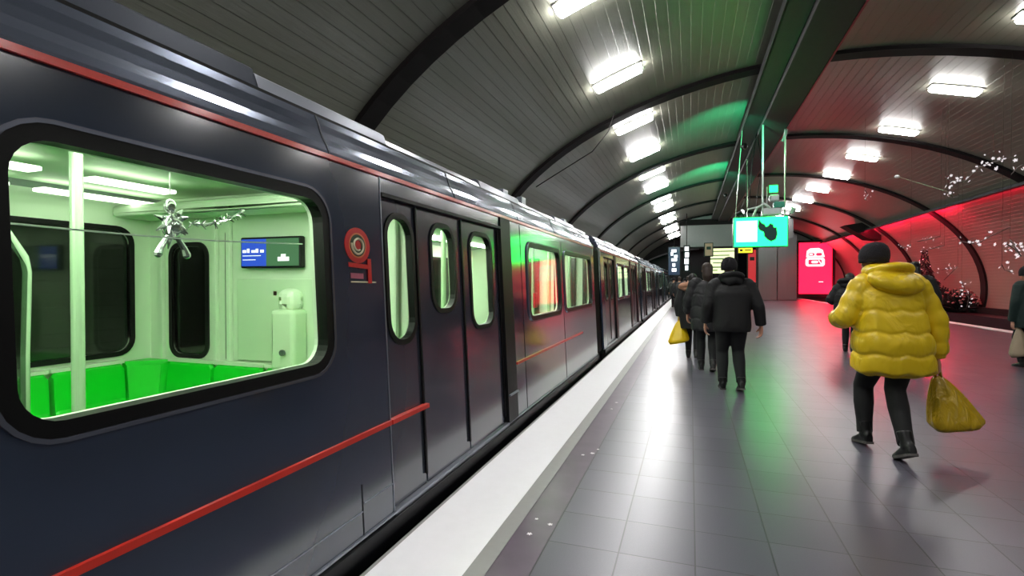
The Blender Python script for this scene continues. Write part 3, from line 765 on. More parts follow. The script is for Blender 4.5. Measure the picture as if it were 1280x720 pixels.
sign('hanging_sign', 'small yellow lit sign right of the pale board', 3.55, 4.55, 43.8, 3.75, 4.15, emat('sign_yellow', srgb(235, 215, 30), 1.6), [(.1, .3, .3, .7), (.45, .9, .4, .6)], M['rubber'])
sign('hanging_sign', 'tall dark red lit banner beside the grey pillar', 4.3, 4.85, 44.3, 1.2, 4.0, emat('sign_red', srgb(190, 10, 30), .9), [(.2, .8, .7, .8)], M['rubber'])
sign('hanging_sign', 'small brown hanging sign over the crowd at the far end', .9, 1.35, 36, 3.2, 4.0, mat('sign_brown', srgb(150, 110, 90), .5), [(.2, .8, .5, .75)], M['rubber'])

# ---------------------------------------------------------------- blossom garlands hung over the right track
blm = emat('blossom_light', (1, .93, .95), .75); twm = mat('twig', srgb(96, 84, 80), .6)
bm = B()
for k in range(5):
    a = 2*PI*k/5
    ellipsoid(bm, (.6*math.cos(a), .6*math.sin(a), .12), (.48, .34, .14), 6, 4, Matrix.Rotation(a, 4, 'Z'))
ellipsoid(bm, (0, 0, .18), (.26, .26, .2), 6, 4)
blossom_me = bpy.data.meshes.new('blossom'); bm.to_mesh(blossom_me); bm.free()
for p in blossom_me.polygons: p.use_smooth = True
blossom_me.materials.append(blm)
def px(x, y, Y):
    """world point seen at a pixel on the plane at distance Y down the hall"""
    p = (x-640)/F; c, s = math.cos(YAW), math.sin(YAW)
    X = Y*(p*c-s)/(c+p*s); d = -X*s+Y*c
    return Vector((X, Y, H+(352-y)/F*d))
def garland(label, pts, Y, n, size, seed, spread=.12, wire=True):
    random.seed(seed)
    P3 = [px(x, y, Y+.3*math.sin(i*2.1)) for i, (x, y) in enumerate(pts)]
    t = thing('blossom_garland', label, 'garland', P3[0], 0, None)
    bm = B(); tube(bm, P3, .012, 5); obj('twig', bm, twm, t, smooth=True)
    if wire:
        top = max(P3, key=lambda p: p.z)
        bm = B(); tube(bm, [top, Vector((top.x, top.y, vz(top.x)+.02))], .0025, 5); obj('hanging_wire', bm, M['rib'], t)
    for k in range(n):
        i = random.random()*(len(P3)-1); a = int(i); q = P3[a].lerp(P3[a+1], i-a)
        q = q+Vector((random.gauss(0, spread), random.gauss(0, spread), random.gauss(0, spread)))
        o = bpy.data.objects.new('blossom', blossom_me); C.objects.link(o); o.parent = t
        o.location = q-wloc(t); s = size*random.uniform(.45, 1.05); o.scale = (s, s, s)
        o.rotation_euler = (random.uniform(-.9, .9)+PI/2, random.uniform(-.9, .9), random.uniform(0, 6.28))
    return t
garland('long white blossom garland crossing the dark ceiling rib at upper right', [(1180, 222), (1192, 230), (1206, 226), (1222, 209), (1240, 203), (1264, 198)], 17, 34, .05, 1)
garland('pinkish blossom garland at the right picture edge, just under the long one', [(1262, 219), (1270, 210), (1284, 202), (1300, 190)], 16, 18, .05, 2)
garland('faint drooping pair of blossoms below the long upper garland', [(1184, 240), (1190, 247), (1196, 246)], 18, 5, .03, 3, .05)
garland('dense round cluster of white blossoms above the person at right edge', [(1258, 305), (1268, 312), (1276, 320), (1262, 300)], 14.5, 26, .042, 4, .13)
garland('scattered blossoms on the red-lit strip of the right wall', [(1200, 302), (1220, 305), (1236, 296), (1262, 284)], 16, 9, .045, 5, .08)
garland('short two-blossom sprig below the dense cluster', [(1252, 331), (1256, 338), (1264, 340)], 15, 4, .035, 6, .05)
garland('thin white blossom string over the red wall glow, upper one', [(1146, 302), (1160, 299), (1175, 295)], 19, 9, .022, 7, .04)
garland('thin white blossom string over the red wall glow, lower one', [(1152, 313), (1164, 311), (1180, 307)], 19, 10, .024, 8, .04)
garland('faint blossom clusters beside the curved rib on the grey wall', [(1176, 338), (1186, 335), (1197, 333), (1180, 350)], 22, 12, .03, 9, .1)
garland('hanging column of blossoms beside the base of the curved rib', [(1202, 352), (1206, 362), (1211, 372), (1209, 384)], 22, 20, .035, 10, .1)
garland('small teal-lit blossom sprig hanging from the middle of the right ceiling', [(1080, 238), (1084, 243), (1080, 250)], 20, 10, .035, 11, .05)
garland('cluster of white blossoms behind the hood of the yellow coat', [(1124, 307), (1130, 310), (1138, 306)], 19, 8, .03, 12, .06)
t = thing('suspension_wire', 'pale thin wire stretched across the right ceiling to the long garland', 'wire', px(1120, 221, 18))
bm = B(); tube(bm, [px(1104, 226, 19), px(1120, 221, 18.6), px(1150, 230, 18), px(1184, 240, 17.6)], .006, 5); obj('wire', bm, M['pole'], t)
bm = B(); ellipsoid(bm, px(1120, 221, 18.6), (.07, .07, .05), 8, 6); obj('knot', bm, M['kerb'], t)
t = thing('suspension_wire', 'pale thin wire looping over the left ceiling beside the lamps', 'wire', px(767, 147, 13))
bm = B(); tube(bm, [px(768, 140, 13), px(760, 165, 12.5), px(740, 190, 12), px(700, 215, 12), px(670, 234, 12)], .012, 5); obj('wire', bm, M['rib'], t, smooth=True)

# dark tree and dry flowers on the far ledge
t = thing('decorated_fir_tree', 'dark pointed fir tree behind the yellow coat, across the right track', 'tree', (11.95, 33.5, .05))
fir = mat('fir_dark', srgb(20, 24, 20), .7, bump=.6); random.seed(11)
bm = B(); tube(bm, [(11.95, 33.5, .05), (11.95, 33.5, 3.0)], [.07, .02], 8); obj('trunk', bm, twm, t)
bm = B()
for k in range(420):
    h = random.random()**1.3; z = .35+h*2.7; r_ = 1.05*(1-h)+.05; a = random.uniform(0, 2*PI)
    c = Vector((11.95+.15*math.cos(a), 33.5+.15*math.sin(a), z+.12)); e = Vector((11.95+r_*math.cos(a)*random.uniform(.75, 1.05), 33.5+r_*math.sin(a), z-.12*(1-h)))
    tube(bm, [c, (c+e)/2+Vector((0, 0, .04)), e], [.03, .07*(1.1-h), .015], 5)
obj('branches', bm, fir, t)
for k in range(12):
    h = random.uniform(.1, .95); a = random.uniform(PI*.9, 2*PI); r_ = 1.05*(1-h)+.05
    bm = B(); ellipsoid(bm, (11.95+r_*math.cos(a), 33.5+r_*math.sin(a), .35+h*2.6), (.055,)*3, 8, 6); obj('bauble', bm, chrome, t, smooth=True)
for j, (cx_, cy_, w, h, lb) in enumerate([(12.0, 29.9, .85, 1.15, 'dark mound of dried pink-brown flowers on the ledge across the right track'), (11.9, 31.55, .75, 1.3, 'low dark shrub between the fir tree and the dried flowers')]):
    t = thing('dried_flower_bush', lb, 'plant', (cx_, cy_, .05)); random.seed(20+j)
    bm = B()
    for k in range(260):
        a = random.uniform(0, 2*PI); e = random.uniform(.05, 1); d = Vector((math.cos(a)*w*math.sqrt(1-e*e), math.sin(a)*w*math.sqrt(1-e*e), e*h))*random.uniform(.75, 1)
        q = Vector((cx_, cy_, .05)); tube(bm, [q+d*.15, q+d*.6+Vector((0, 0, .04)), q+d], [.03, .05, .02], 4)
    obj('foliage', bm, fir, t)
    if j == 0:
        bm = B()
        for k in range(42):
            a = random.uniform(PI, 2*PI); e = random.uniform(.35, 1); d = Vector((math.cos(a)*w*math.sqrt(1-e*e), math.sin(a)*w*math.sqrt(1-e*e), e*h))
            ellipsoid(bm, Vector((cx_, cy_, .05))+d, (.06, .06, .05), 6, 4)
        tag(obj('flower_heads', bm, mat('dried_flower', srgb(150, 108, 104), .7), t), kind='stuff')

# fallen petals on the platform beside the white edge
for k, (x, y, s) in enumerate([(662, 670, .017), (688, 658, .016), (671, 651, .012), (741, 568, .02), (729, 570, .016), (771, 504, .018), (765, 512, .014), (748, 563, .012)]):
    d = H*F/(y-352); p = (x-640)/F; c, s_ = math.cos(YAW), math.sin(YAW)
    Y = d*(p*0+1)/(c-(p*c-s_)/(c+p*s_)*s_); X = Y*(p*c-s_)/(c+p*s_)
    t = thing('fallen_blossom', ['white blossom fallen nearest the camera beside the kerb', 'white blossom just right of the nearest fallen one', 'small blossom between the two nearest fallen ones and the kerb', 'larger blossom halfway along the kerb', 'blossom touching the kerb side of the larger one', 'farthest fallen blossom beside the kerb', 'small blossom next to the farthest fallen one', 'tiny blossom right of the halfway pair'][k], 'blossom', (X, Y, .002), k*.7, 'fallen blossoms on the platform')
    o = bpy.data.objects.new('petals', blossom_me); C.objects.link(o); o.parent = t; o.scale = (s, s, s*.6)
    o.location = (0, 0, .001)
# ---------------------------------------------------------------- people
SK = mat('skin', srgb(205, 150, 125), .5, var=.06)
def arc_hand(bm, w, d, side_, curl=.9, s=1.0, thumb=1):
    """hand from wrist w along d; side_ = direction across the palm (towards the thumb)"""
    d = Vector(d).normalized(); sd = Vector(side_); sd = (sd-d*sd.dot(d)).normalized(); nrm = d.cross(sd)*thumb
    pl = .095*s
    for k in range(4):
        a = w+d*.0; o = sd*(.030-.020*k)*s
        tube(bm, [w-d*.03*s+o*.5, w+d*pl*.5+o*.95, w+d*pl+o], [.016*s, .017*s, .012*s], 8, True)
    lens = (.072, .08, .075, .06)
    for k in range(4):
        o = sd*(.032-.021*k)*s; p = w+d*pl+o; pts = [p-d*.01*s]; ang = 0
        for j, f in enumerate((.42, .33, .25)):
            ang += curl*(.7 if j == 0 else 1)
            p = p+(d*math.cos(ang)+nrm*math.sin(ang))*lens[k]*s*f*1.15; pts.append(p)
        tube(bm, pts, [.0105*s, .0098*s, .009*s, .008*s], 8, True)
    b = w+d*.03*s+sd*.028*s
    p1 = b+(sd*.75+d*.6+nrm*.3).normalized()*.04*s; p2 = p1+(d*.8+sd*.1+nrm*.6).normalized()*.032*s
    tube(bm, [w+d*.015*s+sd*.01*s, b, p1, p2], [.015*s, .015*s, .012*s, .0095*s], 8, True)

def person(label, loc, rotz, S, sp, voxel=.014):
    """a walking figure, facing local +Y; sp gives pose and clothes, heights for 1.75 m"""
    t = thing('person', label, 'person', loc, rotz)
    g = lambda k, d=None: sp.get(k, d)
    V3 = lambda x, y, z: Vector((x, y, z))*S
    lean = g('lean', .0); hx = g('head', (0, .05+lean, 1.635))
    hipz, shz = .93, 1.43; sw = g('sw', .185)
    feet = g('feet', ((-.09, .28, 0, 0), (.09, -.22, .0, 20)))      # x, y, lift, heel pitch
    body = B(); pants = B(); shoes = []
    for i, (fx, fy, lift, pitch) in enumerate(feet):
        sx = -.09 if i == 0 else .09
        hip = V3(sx, 0, hipz); p = R(pitch)
        ball = V3(fx, fy+.10, .03+lift); ank = ball+Vector((0, -.15*math.cos(p), .15*math.sin(p)+.06))*S
        mid = (hip+ank)/2; L = .45*S; half = (hip-ank).length/2; off = math.sqrt(max(0, L*L-half*half))
        knee = mid+Vector((0, off*.9, 0))
        tube(body, [hip+V3(0, 0, .03), hip.lerp(knee, .5), knee, knee.lerp(ank, .35), ank.lerp(knee, .2), ank], [.085*S, .075*S, .055*S, .056*S, .038*S, .036*S], 14, True)
        dr = Matrix.Translation(ank) @ Matrix.Rotation(-p, 4, 'X')
        tube(body, [ank, dr @ (Vector((0, .02, -.035))*S), dr @ (Vector((0, .12, -.055))*S)], [.036*S, .03*S, .02*S], 10, True, .8)
        pr = g('pr', 1.0)
        bt = B(); tube(bt, [hip+V3(0, -.005, .06), hip.lerp(knee, .25), hip.lerp(knee, .6), knee, knee.lerp(ank, .35), ank.lerp(knee, .25), ank+V3(0, 0, .0)], [.108*S, .104*S*pr, .088*S*pr, .072*S*pr, .072*S*pr, .058*S*pr, .056*S*pr], 16)
        for v in bt.verts: pass
        me = bpy.data.meshes.new('q'); bt.to_mesh(me); bt.free(); pants.from_mesh(me)
        # shoe
        bs = B(); dr = Matrix.Translation(ank) @ Matrix.Rotation(-p, 4, 'X')
        prof = [(-.075, .050, .028, .045), (-.06, .052, .036, .055), (-.02, .052, .040, .058), (.04, .040, .042, .046), (.10, .028, .047, .034), (.15, .022, .044, .026), (.185, .018, .026, .018)]
        rr = []
        for y, zc, rx, rz in prof:
            rr.append([dr @ (Vector((rx*math.cos(2*PI*k/14), y, max(-.082, zc-.095+rz*math.sin(2*PI*k/14)*1.2)))*S) for k in range(14)])
        loft(bs, rr)
        tube(bs, [dr @ (Vector((0, -.015, -.03))*S), dr @ (Vector((0, -.01, .075*g('boot', 1)))*S)], [.05*S, .055*S], 14)
        shoes.append((bs, fx, dr))
    # torso, neck, head
    rg = [ring(0, 0, z, rx, ry, 24) for z, rx, ry in ((.86, .13, .10), (.95, .165, .12), (1.08, .14, .105), (1.22, .155, .11), (1.34, .17, .11), (1.42, .15, .095), (1.47, .08, .07))]
    rg = [[(p+Vector((0, lean*max(0, (p.z-.95)/.5), 0)))*S for p in r] for r in rg]; loft(body, rg)
    hc = Vector(hx)*S; nb = V3(0, lean, 1.44)
    tube(body, [nb, nb.lerp(hc, .5), hc-V3(0, .01, .03)], [.062*S, .056*S, .055*S], 14, True)
    yaw = R(g('yaw', 0)); hm = Matrix.Rotation(yaw, 4, 'Z')
    ellipsoid(body, hc+hm @ V3(0, -.008, .02), (.077*S, .095*S, .095*S), 20, 14)
    ellipsoid(body, hc+hm @ V3(0, .03, -.055), (.055*S, .06*S, .06*S), 16, 10)
    tube(body, [hc+hm @ V3(0, .083, .012), hc+hm @ V3(0, .103, -.022), hc+hm @ V3(0, .09, -.034)], [.009*S, .014*S, .012*S], 8, True)
    for s in (-1, 1): ellipsoid(body, hc+hm @ V3(s*.077, -.005, -.005), (.01*S, .02*S, .032*S), 8, 8)
    tube(body, [hc+hm @ V3(-.02, .083, -.06), hc+hm @ V3(0, .09, -.058), hc+hm @ V3(.02, .083, -.06)], [.006*S, .008*S, .006*S], 6, True)
    # arms
    arms = g('arms'); wr = []
    coat = B()
    cm = g('coat_mat'); puff = g('puffer', False)
    for i, (el, wri, hd) in enumerate(arms):
        s = -1 if i == 0 else 1
        sh = V3(s*sw, lean, shz); e = Vector(el)*S; w = Vector(wri)*S
        tube(body, [sh-V3(s*.05, 0, 0), sh, sh.lerp(e, .5), e, e.lerp(w, .4), w], [.05*S, .055*S, .045*S, .038*S, .036*S, .026*S], 12, True)
        arc_hand(body, w+(w-e).normalized()*.01*S, hd[0], hd[1], hd[2], S, hd[3])
        ar = g('ar', .06)
        ellipsoid(coat, sh-V3(s*.03, 0, .0), (ar*1.45*S, ar*1.35*S, ar*1.3*S), 16, 12)
        pts = []; rad = []; n = 26
        for k in range(n+1):
            q = k/n
            p = sh.lerp(e, q/.5) if q < .5 else e.lerp(w, (q-.5)/.5*.97)
            if .4 < q < .6:
                p = p.lerp((sh.lerp(e, .85)+e.lerp(w, .15))/2, .45*(1-abs(q-.5)/.1))
            r_ = (ar*1.25*(1-q)+ar*.98*q)
            if puff: r_ *= .93+.13*abs(math.sin(PI*(q*g('sq', 5)+.15)))**.6
            if q > .96 and puff: r_ *= .8
            pts.append(p); rad.append(r_*S)
        tube(coat, pts, rad, 18, False)
    hem, top = g('hem', .78), 1.47
    cr = g('coat_rings'); n = int((top-hem)/.014)
    rr = []
    for k in range(n+1):
        z = hem+(top-hem)*k/n; q = (z-hem)/(top-hem)
        for (qa, ax, ay), (qb, bx, by) in zip(cr, cr[1:]):
            if qa <= q <= qb+1e-6:
                u = (q-qa)/(qb-qa); u = u*u*(3-2*u); rx, ry = ax+(bx-ax)*u, ay+(by-ay)*u; break
        f = 1
        if puff:
            ph = (z-hem)/g('qh', .195); dd = abs(ph-round(ph))*g('qh', .195); f = .965+.035*abs(math.sin(PI*ph))**.6-.05*math.exp(-(dd/.013)**2)
            if q > .86: f = 1
        cx_ = g('cx', 0)*(q); cy_ = lean*max(0, (z-.95)/.5)+g('by', 0)*(1-q)
        r_ = ring(cx_, cy_, z, rx*f, ry*f, 40, 2.5)
        if puff:
            r_ = [p+Vector((0, 0, .012*math.sin(7*math.atan2(p.y-cy_, p.x-cx_))*(1 if q < .85 else 0))) for p in r_]
        rr.append([p*S for p in r_])
    loft(coat, rr)
    bo = obj('body', None, SK, t, mesh=fuse(body, g('bvox', voxel*.6)), smooth=True) if g('detail', True) else obj('body', None, SK, t, mesh=fuse(body, voxel), smooth=True)
    obj('trousers', None, g('pants_mat'), t, mesh=fuse(pants, voxel, 3), smooth=True)
    for bs, fx, dr in shoes:
        sh_ = obj('shoe', None, g('shoe_mat'), t, mesh=fuse(bs, .009, 2), smooth=True)
        if g('sole_mat'):
            bsl = B(); rr2 = []
            for y, rx in ((-.075, .03), (-.05, .04), (.0, .036), (.08, .046), (.14, .044), (.18, .02)):
                rr2.append([dr @ (Vector((x, y, z))*S) for x, z in ((-rx, -.092), (rx, -.092), (rx*1.08, -.072), (-rx*1.08, -.072))])
            loft(bsl, rr2); k_ = obj('sole', bsl, g('sole_mat'), sh_, local=True)
    c_ = obj('coat', None, cm, t, mesh=fuse(coat, voxel*.8, 2 if puff else 6), smooth=True)
    # head wear
    hw = g('wear', 'hair'); hb = B()
    T = lambda x, y, z: hc+hm @ V3(x, y, z)
    if hw == 'beanie':
        rr = []
        for z, rx, ry, yy in ((-.035, .092, .108, -.014), (-.01, .104, .122, -.014), (.02, .106, .124, -.014), (.06, .10, .118, -.018), (.10, .082, .098, -.022), (.128, .05, .062, -.026), (.140, .012, .014, -.028)):
            rr.append([T(0, 0, 0)+hm @ (p*S) for p in ring(0, yy, z+.01, rx, ry, 24, 2)])
        loft(hb, rr)
        k_ = obj('beanie', hb, g('wear_mat'), t, local=True, smooth=True)
        cf = B(); rr = []
        for z, rx, ry in ((-.045, .094, .11), (-.04, .102, .118), (.005, .103, .119), (.012, .096, .112)):
            rr.append([T(0, 0, 0)+hm @ (p*S) for p in ring(0, -.012, z+.01, rx, ry, 24, 2)])
        loft(cf, rr); kk = obj('cuff', cf, g('wear_mat'), k_, local=True, smooth=True)
    else:
        ellipsoid(hb, T(0, -.018, .03), (.09*S, .103*S, .10*S), 20, 14)
        ellipsoid(hb, T(0, -.045, -.02), (.085*S, .075*S, .085*S), 16, 12)
        if g('long'): tube(hb, [T(0, -.06, 0), T(0, -.085, -.1), T(0, -.085, -.2)], [.08*S, .085*S, .05*S], 14, True)
        if g('bun'): ellipsoid(hb, T(.02, -.09, .09), (.045*S,)*3, 12, 8)
        obj('hair', None, g('wear_mat'), t, mesh=fuse(hb, .012, 3), smooth=True)
    if g('hood'):
        h_, hmz = g('hood'), B()
        ox, oy, oz, w_, d_, hh = h_
        rr = []
        if g('droop'):
            ellipsoid(hmz, Vector((ox+.015, oy-.07, oz-.035))*S, (w_*1.08*S, d_*.95*S, hh*1.15*S), 28, 16, Matrix.Rotation(R(24), 4, 'X') @ Matrix.Rotation(R(8), 4, 'Y'))
            ellipsoid(hmz, Vector((ox-.03, oy+.06, oz+.045))*S, (w_*.72*S, d_*.85*S, hh*.95*S), 28, 16, Matrix.Rotation(R(14), 4, 'X'))
        for k in range(9 if not g('droop') else 0):
            a = -PI/2+PI*k/8; 
            rr.append([Vector((ox+p.x, oy+p.y, oz+hh*math.sin(a)+.012*math.sin(3*p.x/w_*2)))*S for p in ring(0, 0, 0, w_*max(.15, math.cos(a))**.5, d_*max(.15, math.cos(a))**.5, 32, 2.1)])
        if rr: loft(hmz, rr)
        rl = .72 if g('droop') else .93
        tube(hmz, [Vector((ox+w_*rl*math.cos(a), oy+d_*.9*math.sin(a), oz+hh*.55-.05*math.sin(a)))*S for a in [2*PI*k/24 for k in range(25)]], .045*S*g('roll', 1), 12)
        obj('hood', None, g('hood_mat', cm), t, mesh=fuse(hmz, voxel*.8, 3), smooth=True)
    return t, hc

yel = mat('yellow_nylon', srgb(234, 198, 20), .45, 0, .15, .08, 3, .8, 9)
def fold_bump(m, s=.6, sc=7):
    nt = m.node_tree; b = nt.nodes['Principled BSDF']
    tc = nt.nodes.new('ShaderNodeTexCoord'); mp = nt.nodes.new('ShaderNodeMapping'); mp.inputs['Scale'].default_value = (1.2, 1.2, .55); mp.inputs['Rotation'].default_value = (.2, .5, .3)
    nz = nt.nodes.new('ShaderNodeTexNoise'); nz.inputs['Scale'].default_value = sc; nz.inputs['Detail'].default_value = 2.5; nz.inputs['Distortion'].default_value = 1.2
    bp = nt.nodes.new('ShaderNodeBump'); bp.inputs['Strength'].default_value = s; bp.inputs['Distance'].default_value = .04
    nt.links.new(tc.outputs['Object'], mp.inputs[0]); nt.links.new(mp.outputs[0], nz.inputs['Vector']); nt.links.new(nz.outputs['Fac'], bp.inputs['Height']); nt.links.new(bp.outputs[0], b.inputs['Normal'])
fold_bump(yel, .6, 5)
blk = mat('black_coat', srgb(13, 13, 16), .7, bump=.4, bscale=12); fold_bump(blk, .5, 5)
blk2 = mat('charcoal_coat', srgb(24, 23, 27), .65); fold_bump(blk2, .5, 6)
legm = mat('black_leggings', srgb(12, 12, 14), .8); jean = mat('dark_trousers', srgb(17, 17, 21), .85)
shoe = mat('black_shoe', srgb(15, 15, 16), .4); sole = mat('grey_sole', srgb(90, 86, 84), .6)
knit = mat('black_knit', srgb(22, 20, 26), .9, bump=.8, bscale=90)
hairb = mat('brown_hair', srgb(52, 38, 30), .6, bump=.6, bscale=60); hairk = mat('black_hair', srgb(18, 16, 16), .5, bump=.5)
DN = (0, 0, -1)
yp, yh = person('person in a yellow puffer coat and black beanie walking away with a yellow bag', (1.68, 5.33, 0), R(12), 1.03, dict(
    feet=((-.13, .22, 0, 10), (-.06, -.25, .0, 24)), lean=.07, head=(-.085, .16, 1.655), yaw=25, sw=.20,
    arms=(((-.36, .05, 1.14), (-.30, .30, 1.12), ((.4, 1, 0), (0, 0, 1), .9, -1)), ((.345, .03, 1.12), (.375, .06, .80), ((.08, 0, -1), (0, 1, 0), 1.1, -1))),
    coat_mat=yel, puffer=True, hem=.665, ar=.083, sq=5, qh=.182, cx=-.03,
    coat_rings=((0, .25, .17), (.05, .31, .22), (.3, .30, .22), (.6, .27, .20), (.85, .255, .18), (.95, .2, .15), (1, .10, .09)),
    pants_mat=legm, pr=1.08, shoe_mat=shoe, sole_mat=sole, boot=1.4, wear='beanie', wear_mat=knit,
    hood=(-.03, .015, 1.49, .205, .16, .085), roll=.75, droop=True, bvox=.006), voxel=.012)
# hair showing under the beanie
# yellow carrier bag hanging from her right hand
hx_, hy_ = math.cos(R(12)), math.sin(R(12))
hw = Vector((.385*1.03, .065*1.03, .70*1.03)); HW = Vector((1.68+hw.x*hx_-hw.y*hy_, 5.33+hw.x*hy_+hw.y*hx_, hw.z))
bagm = mat('yellow_plastic', srgb(196, 160, 22), .32, 0, .2, .12, 6); fold_bump(bagm, .7, 9)
def plastic_bag(label, top, bot, w, d, h, m, seed=1, ax=Vector((1, .1, 0))):
    t = thing('carrier_bag', label, 'bag', bot); random.seed(seed)
    bm = B(); ax = ax.normalized(); dpt = Vector((-ax.y, ax.x, 0)); rr = []; n = 36
    axis = bot-top; ph = [random.uniform(0, 6) for _ in range(4)]
    for k in range(17):
        q = k/16; c = top+axis*q; s = .13+.87*min(1, q*1.15)**.75
        if q > .92: s *= 1-(q-.92)*2.2
        r_ = []
        for j in range(n):
            a = 2*PI*j/n; f = 1+(.10*math.sin(5*a+ph[0])+.07*math.sin(9*a+ph[1]+q*3)+.05*math.sin(14*a+ph[2]))*(1.3-q)
            r_.append(c+ax*(w*s*f*math.copysign(abs(math.cos(a))**.8, math.cos(a)))+dpt*(d*s*f*math.sin(a))+Vector((0, 0, .035*math.cos(a)*q)))
        rr.append(r_)
    loft(bm, rr); obj('bag_body', bm, m, t, smooth=True)
    for s in (-1, 1):
        bm = B(); a = top+axis*.03+ax*.02*s
        tube(bm, [a+dpt*.012*s, top+Vector((0, 0, .05))+ax*.02*s+dpt*.01*s, top+Vector((0, 0, .085))+dpt*.0*s, top+Vector((0, 0, .05))-ax*.02*s+dpt*.01*s, top+axis*.03-ax*.02*s+dpt*.012*s], [.009, .008, .007, .008, .009], 8)
        obj('bag_handle', bm, m, t, smooth=True)
    return t
plastic_bag('translucent yellow plastic carrier bag swinging from the right hand of the yellow-coated person', HW+Vector((.0, 0, -.05)), HW+Vector((.14, -.05, -.49)), .195, .11, .5, bagm, 4)

person('man in a black hooded winter jacket and dark trousers walking away, empty hands', (.54, 7.67, 0), R(4), 1.02, dict(
    feet=((-.10, .12, 0, 0), (.11, -.05, .0, 12)), lean=.03, head=(-.03, .07, 1.66), sw=.22,
    arms=(((-.31, -.02, 1.14), (-.33, .05, .90), (DN, (.3, 1, 0), .5, 1)), ((.33, -.02, 1.14), (.37, .03, .88), (DN, (-.3, 1, 0), .5, -1))),
    coat_mat=blk, hem=.80, ar=.07,
    coat_rings=((0, .235, .16), (.1, .245, .17), (.45, .235, .17), (.75, .255, .17), (.9, .22, .14), (1, .11, .09)),
    pants_mat=jean, pr=1.12, shoe_mat=shoe, sole_mat=sole, wear='beanie', wear_mat=knit, hood=(-.01, -.03, 1.49, .145, .12, .07), roll=.8))
person('brown-haired person in a long charcoal padded coat between the black jacket and the tan hood', (.27, 9.2, 0), R(2), 1.035, dict(
    feet=((-.08, .16, 0, 0), (.08, -.10, .0, 15)), lean=.02, head=(0, .06, 1.635), sw=.20,
    arms=(((-.30, 0, 1.14), (-.30, .10, .92), (DN, (.3, 1, 0), .5, 1)), ((.30, 0, 1.14), (.30, .10, .92), (DN, (-.3, 1, 0), .5, -1))),
    coat_mat=blk2, hem=.66, ar=.07, puffer=True, coat_rings=((0, .25, .18), (.3, .26, .19), (.7, .25, .18), (.9, .2, .14), (1, .1, .09)),
    pants_mat=jean, shoe_mat=shoe, sole_mat=sole, wear='hair', long=True, wear_mat=hairb))
tp, _ = person('person with a tan fur-trimmed hood and dark coat, carrying a bright yellow bag', (.04, 10.55, 0), R(-3), .95, dict(
    feet=((-.08, .14, 0, 0), (.08, -.12, .0, 15)), lean=.03, head=(0, .07, 1.62), sw=.19,
    arms=(((-.29, -.02, 1.12), (-.26, .02, .86), (DN, (.3, 1, 0), 1.0, 1)), ((.29, 0, 1.14), (.30, .10, .92), (DN, (-.3, 1, 0), .5, -1))),
    coat_mat=blk, hem=.62, ar=.07, coat_rings=((0, .24, .17), (.3, .25, .18), (.7, .24, .17), (.9, .2, .14), (1, .1, .09)),
    pants_mat=jean, shoe_mat=shoe, wear='hair', wear_mat=hairk, hood=(-.05, -.03, 1.44, .2, .14, .06), roll=1.1, hood_mat=mat('tan_fur', srgb(190, 140, 112), .9, bump=1, bscale=80)))
plastic_bag('bright yellow carrier bag held low beside the white kerb, left of the dark coats', Vector((-.20, 10.55, .74)), Vector((-.22, 10.5, .30)), .19, .1, .45, mat('bright_yellow_plastic', srgb(240, 200, 16), .35), 8)

q = px(1062, 400, 12.6)
person('dark-clothed person half hidden on the left of the yellow coat', (q.x, q.y, 0), R(-20), .96, dict(
    feet=((-.08, .14, 0, 0), (.08, -.12, .0, 15)), lean=.02, head=(0, .06, 1.63), sw=.20,
    arms=(((-.36, .0, 1.15), (-.24, .22, 1.1), ((1, .4, 0), (0, 0, 1), .8, 1)), ((.30, 0, 1.14), (.30, .10, .92), (DN, (-.3, 1, 0), .5, -1))),
    coat_mat=blk, hem=.7, ar=.09, puffer=True, coat_rings=((0, .27, .2), (.3, .3, .22), (.7, .3, .22), (.9, .24, .16), (1, .12, .1)),
    pants_mat=jean, shoe_mat=shoe, wear='hair', long=True, wear_mat=hairk, hood=(0, -.02, 1.5, .2, .16, .09), roll=1.2))
q = px(1143, 400, 11.2)
person('black-haired person with a top knot half hidden on the right of the yellow coat', (q.x, q.y, 0), R(-10), 1.06, dict(
    feet=((-.08, .14, 0, 0), (.08, -.12, .0, 15)), lean=.02, head=(0, .06, 1.63), sw=.2,
    arms=(((-.30, 0, 1.14), (-.30, .10, .92), (DN, (.3, 1, 0), .5, 1)), ((.30, 0, 1.14), (.30, .10, .92), (DN, (-.3, 1, 0), .5, -1))),
    coat_mat=blk, hem=.8, ar=.075, coat_rings=((0, .26, .18), (.3, .26, .19), (.7, .26, .18), (.9, .2, .14), (1, .1, .09)),
    pants_mat=jean, shoe_mat=shoe, wear='hair', bun=True, long=True, wear_mat=hairk))
q = px(1291, 437, 11.3)
grn = mat('dark_green_coat', srgb(16, 40, 36), .7); fold_bump(grn, .5, 5)
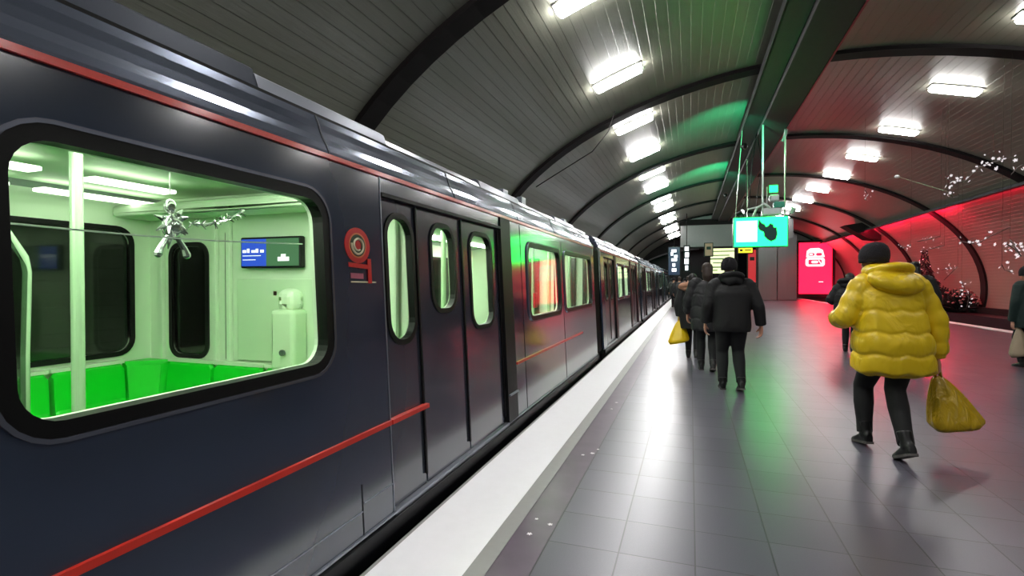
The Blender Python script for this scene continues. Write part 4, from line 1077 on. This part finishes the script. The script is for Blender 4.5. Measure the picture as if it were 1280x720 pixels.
person('person in dark green coat and cap at the right edge with beige bag', (q.x, q.y, 0), R(15), 1.0, dict(
    feet=((-.08, .14, 0, 0), (.08, -.12, .0, 15)), lean=.02, head=(-.05, .06, 1.635), sw=.2,
    arms=(((-.27, 0, 1.14), (-.25, .08, .80), (DN, (.3, 1, 0), 1.0, 1)), ((.30, 0, 1.14), (.30, .10, .92), (DN, (-.3, 1, 0), .5, -1))),
    coat_mat=grn, hem=.7, ar=.07, coat_rings=((0, .25, .18), (.3, .26, .18), (.7, .25, .17), (.9, .2, .14), (1, .1, .09)),
    pants_mat=jean, shoe_mat=shoe, wear='beanie', wear_mat=knit))
bq = px(1272, 396, 11.3)
plastic_bag('crumpled beige bag held by the green-coated person at the right edge', Vector((bq.x, bq.y-.05, .70)), Vector((bq.x, bq.y-.1, .22)), .15, .1, .45, mat('beige_bag', srgb(168, 150, 124), .6), 9)
for i, (x, Y, s, lb) in enumerate([(842, 31, .98, 'leftmost small dark figure in the distance beside the train'), (849, 27, 1.0, 'small dark figure in the distance, straight below the white sign'), (856, 34, .97, 'farthest small dark figure in the distance'), (861, 24, 1.0, 'small dark figure just left of the tan hood')]):
    q = px(x, 370, Y)
    person(lb, (q.x, q.y, 0), R(-10+i*9), s, dict(
        feet=((-.08, .16, 0, 0), (.08, -.12, .0, 15)), lean=.02, head=(0, .06, 1.635), sw=.19,
        arms=(((-.27, -.03, 1.14), (-.28, .08, .92), (DN, (.3, 1, 0), .5, 1)), ((.27, .0, 1.14), (.28, .10, .92), (DN, (-.3, 1, 0), .5, -1))),
        coat_mat=blk2 if i % 2 else blk, hem=.75+.05*i, ar=.065, coat_rings=((0, .23, .17), (.3, .23, .17), (.7, .24, .17), (.9, .2, .14), (1, .1, .09)),
        pants_mat=jean, shoe_mat=shoe, wear='hair' if i % 2 else 'beanie', wear_mat=hairb if i % 2 else knit, bvox=.012), voxel=.02)

# ---------------------------------------------------------------- world and view
w = bpy.data.worlds.new('world'); scene.world = w; w.use_nodes = True
w.node_tree.nodes['Background'].inputs[0].default_value = (.05, .055, .06, 1); w.node_tree.nodes['Background'].inputs[1].default_value = .02
scene.view_settings.view_transform = 'Standard'; scene.view_settings.look = 'None'
scene.view_settings.gamma = 1; scene.view_settings.use_curve_mapping = False
scene.view_settings.exposure = .2
try:
    scene.cycles.use_denoising = True
    scene.cycles.max_bounces = 7; scene.cycles.transparent_max_bounces = 24; scene.cycles.sample_clamp_indirect = 6
    scene.cycles.caustics_reflective = False; scene.cycles.caustics_refractive = False
except Exception: pass
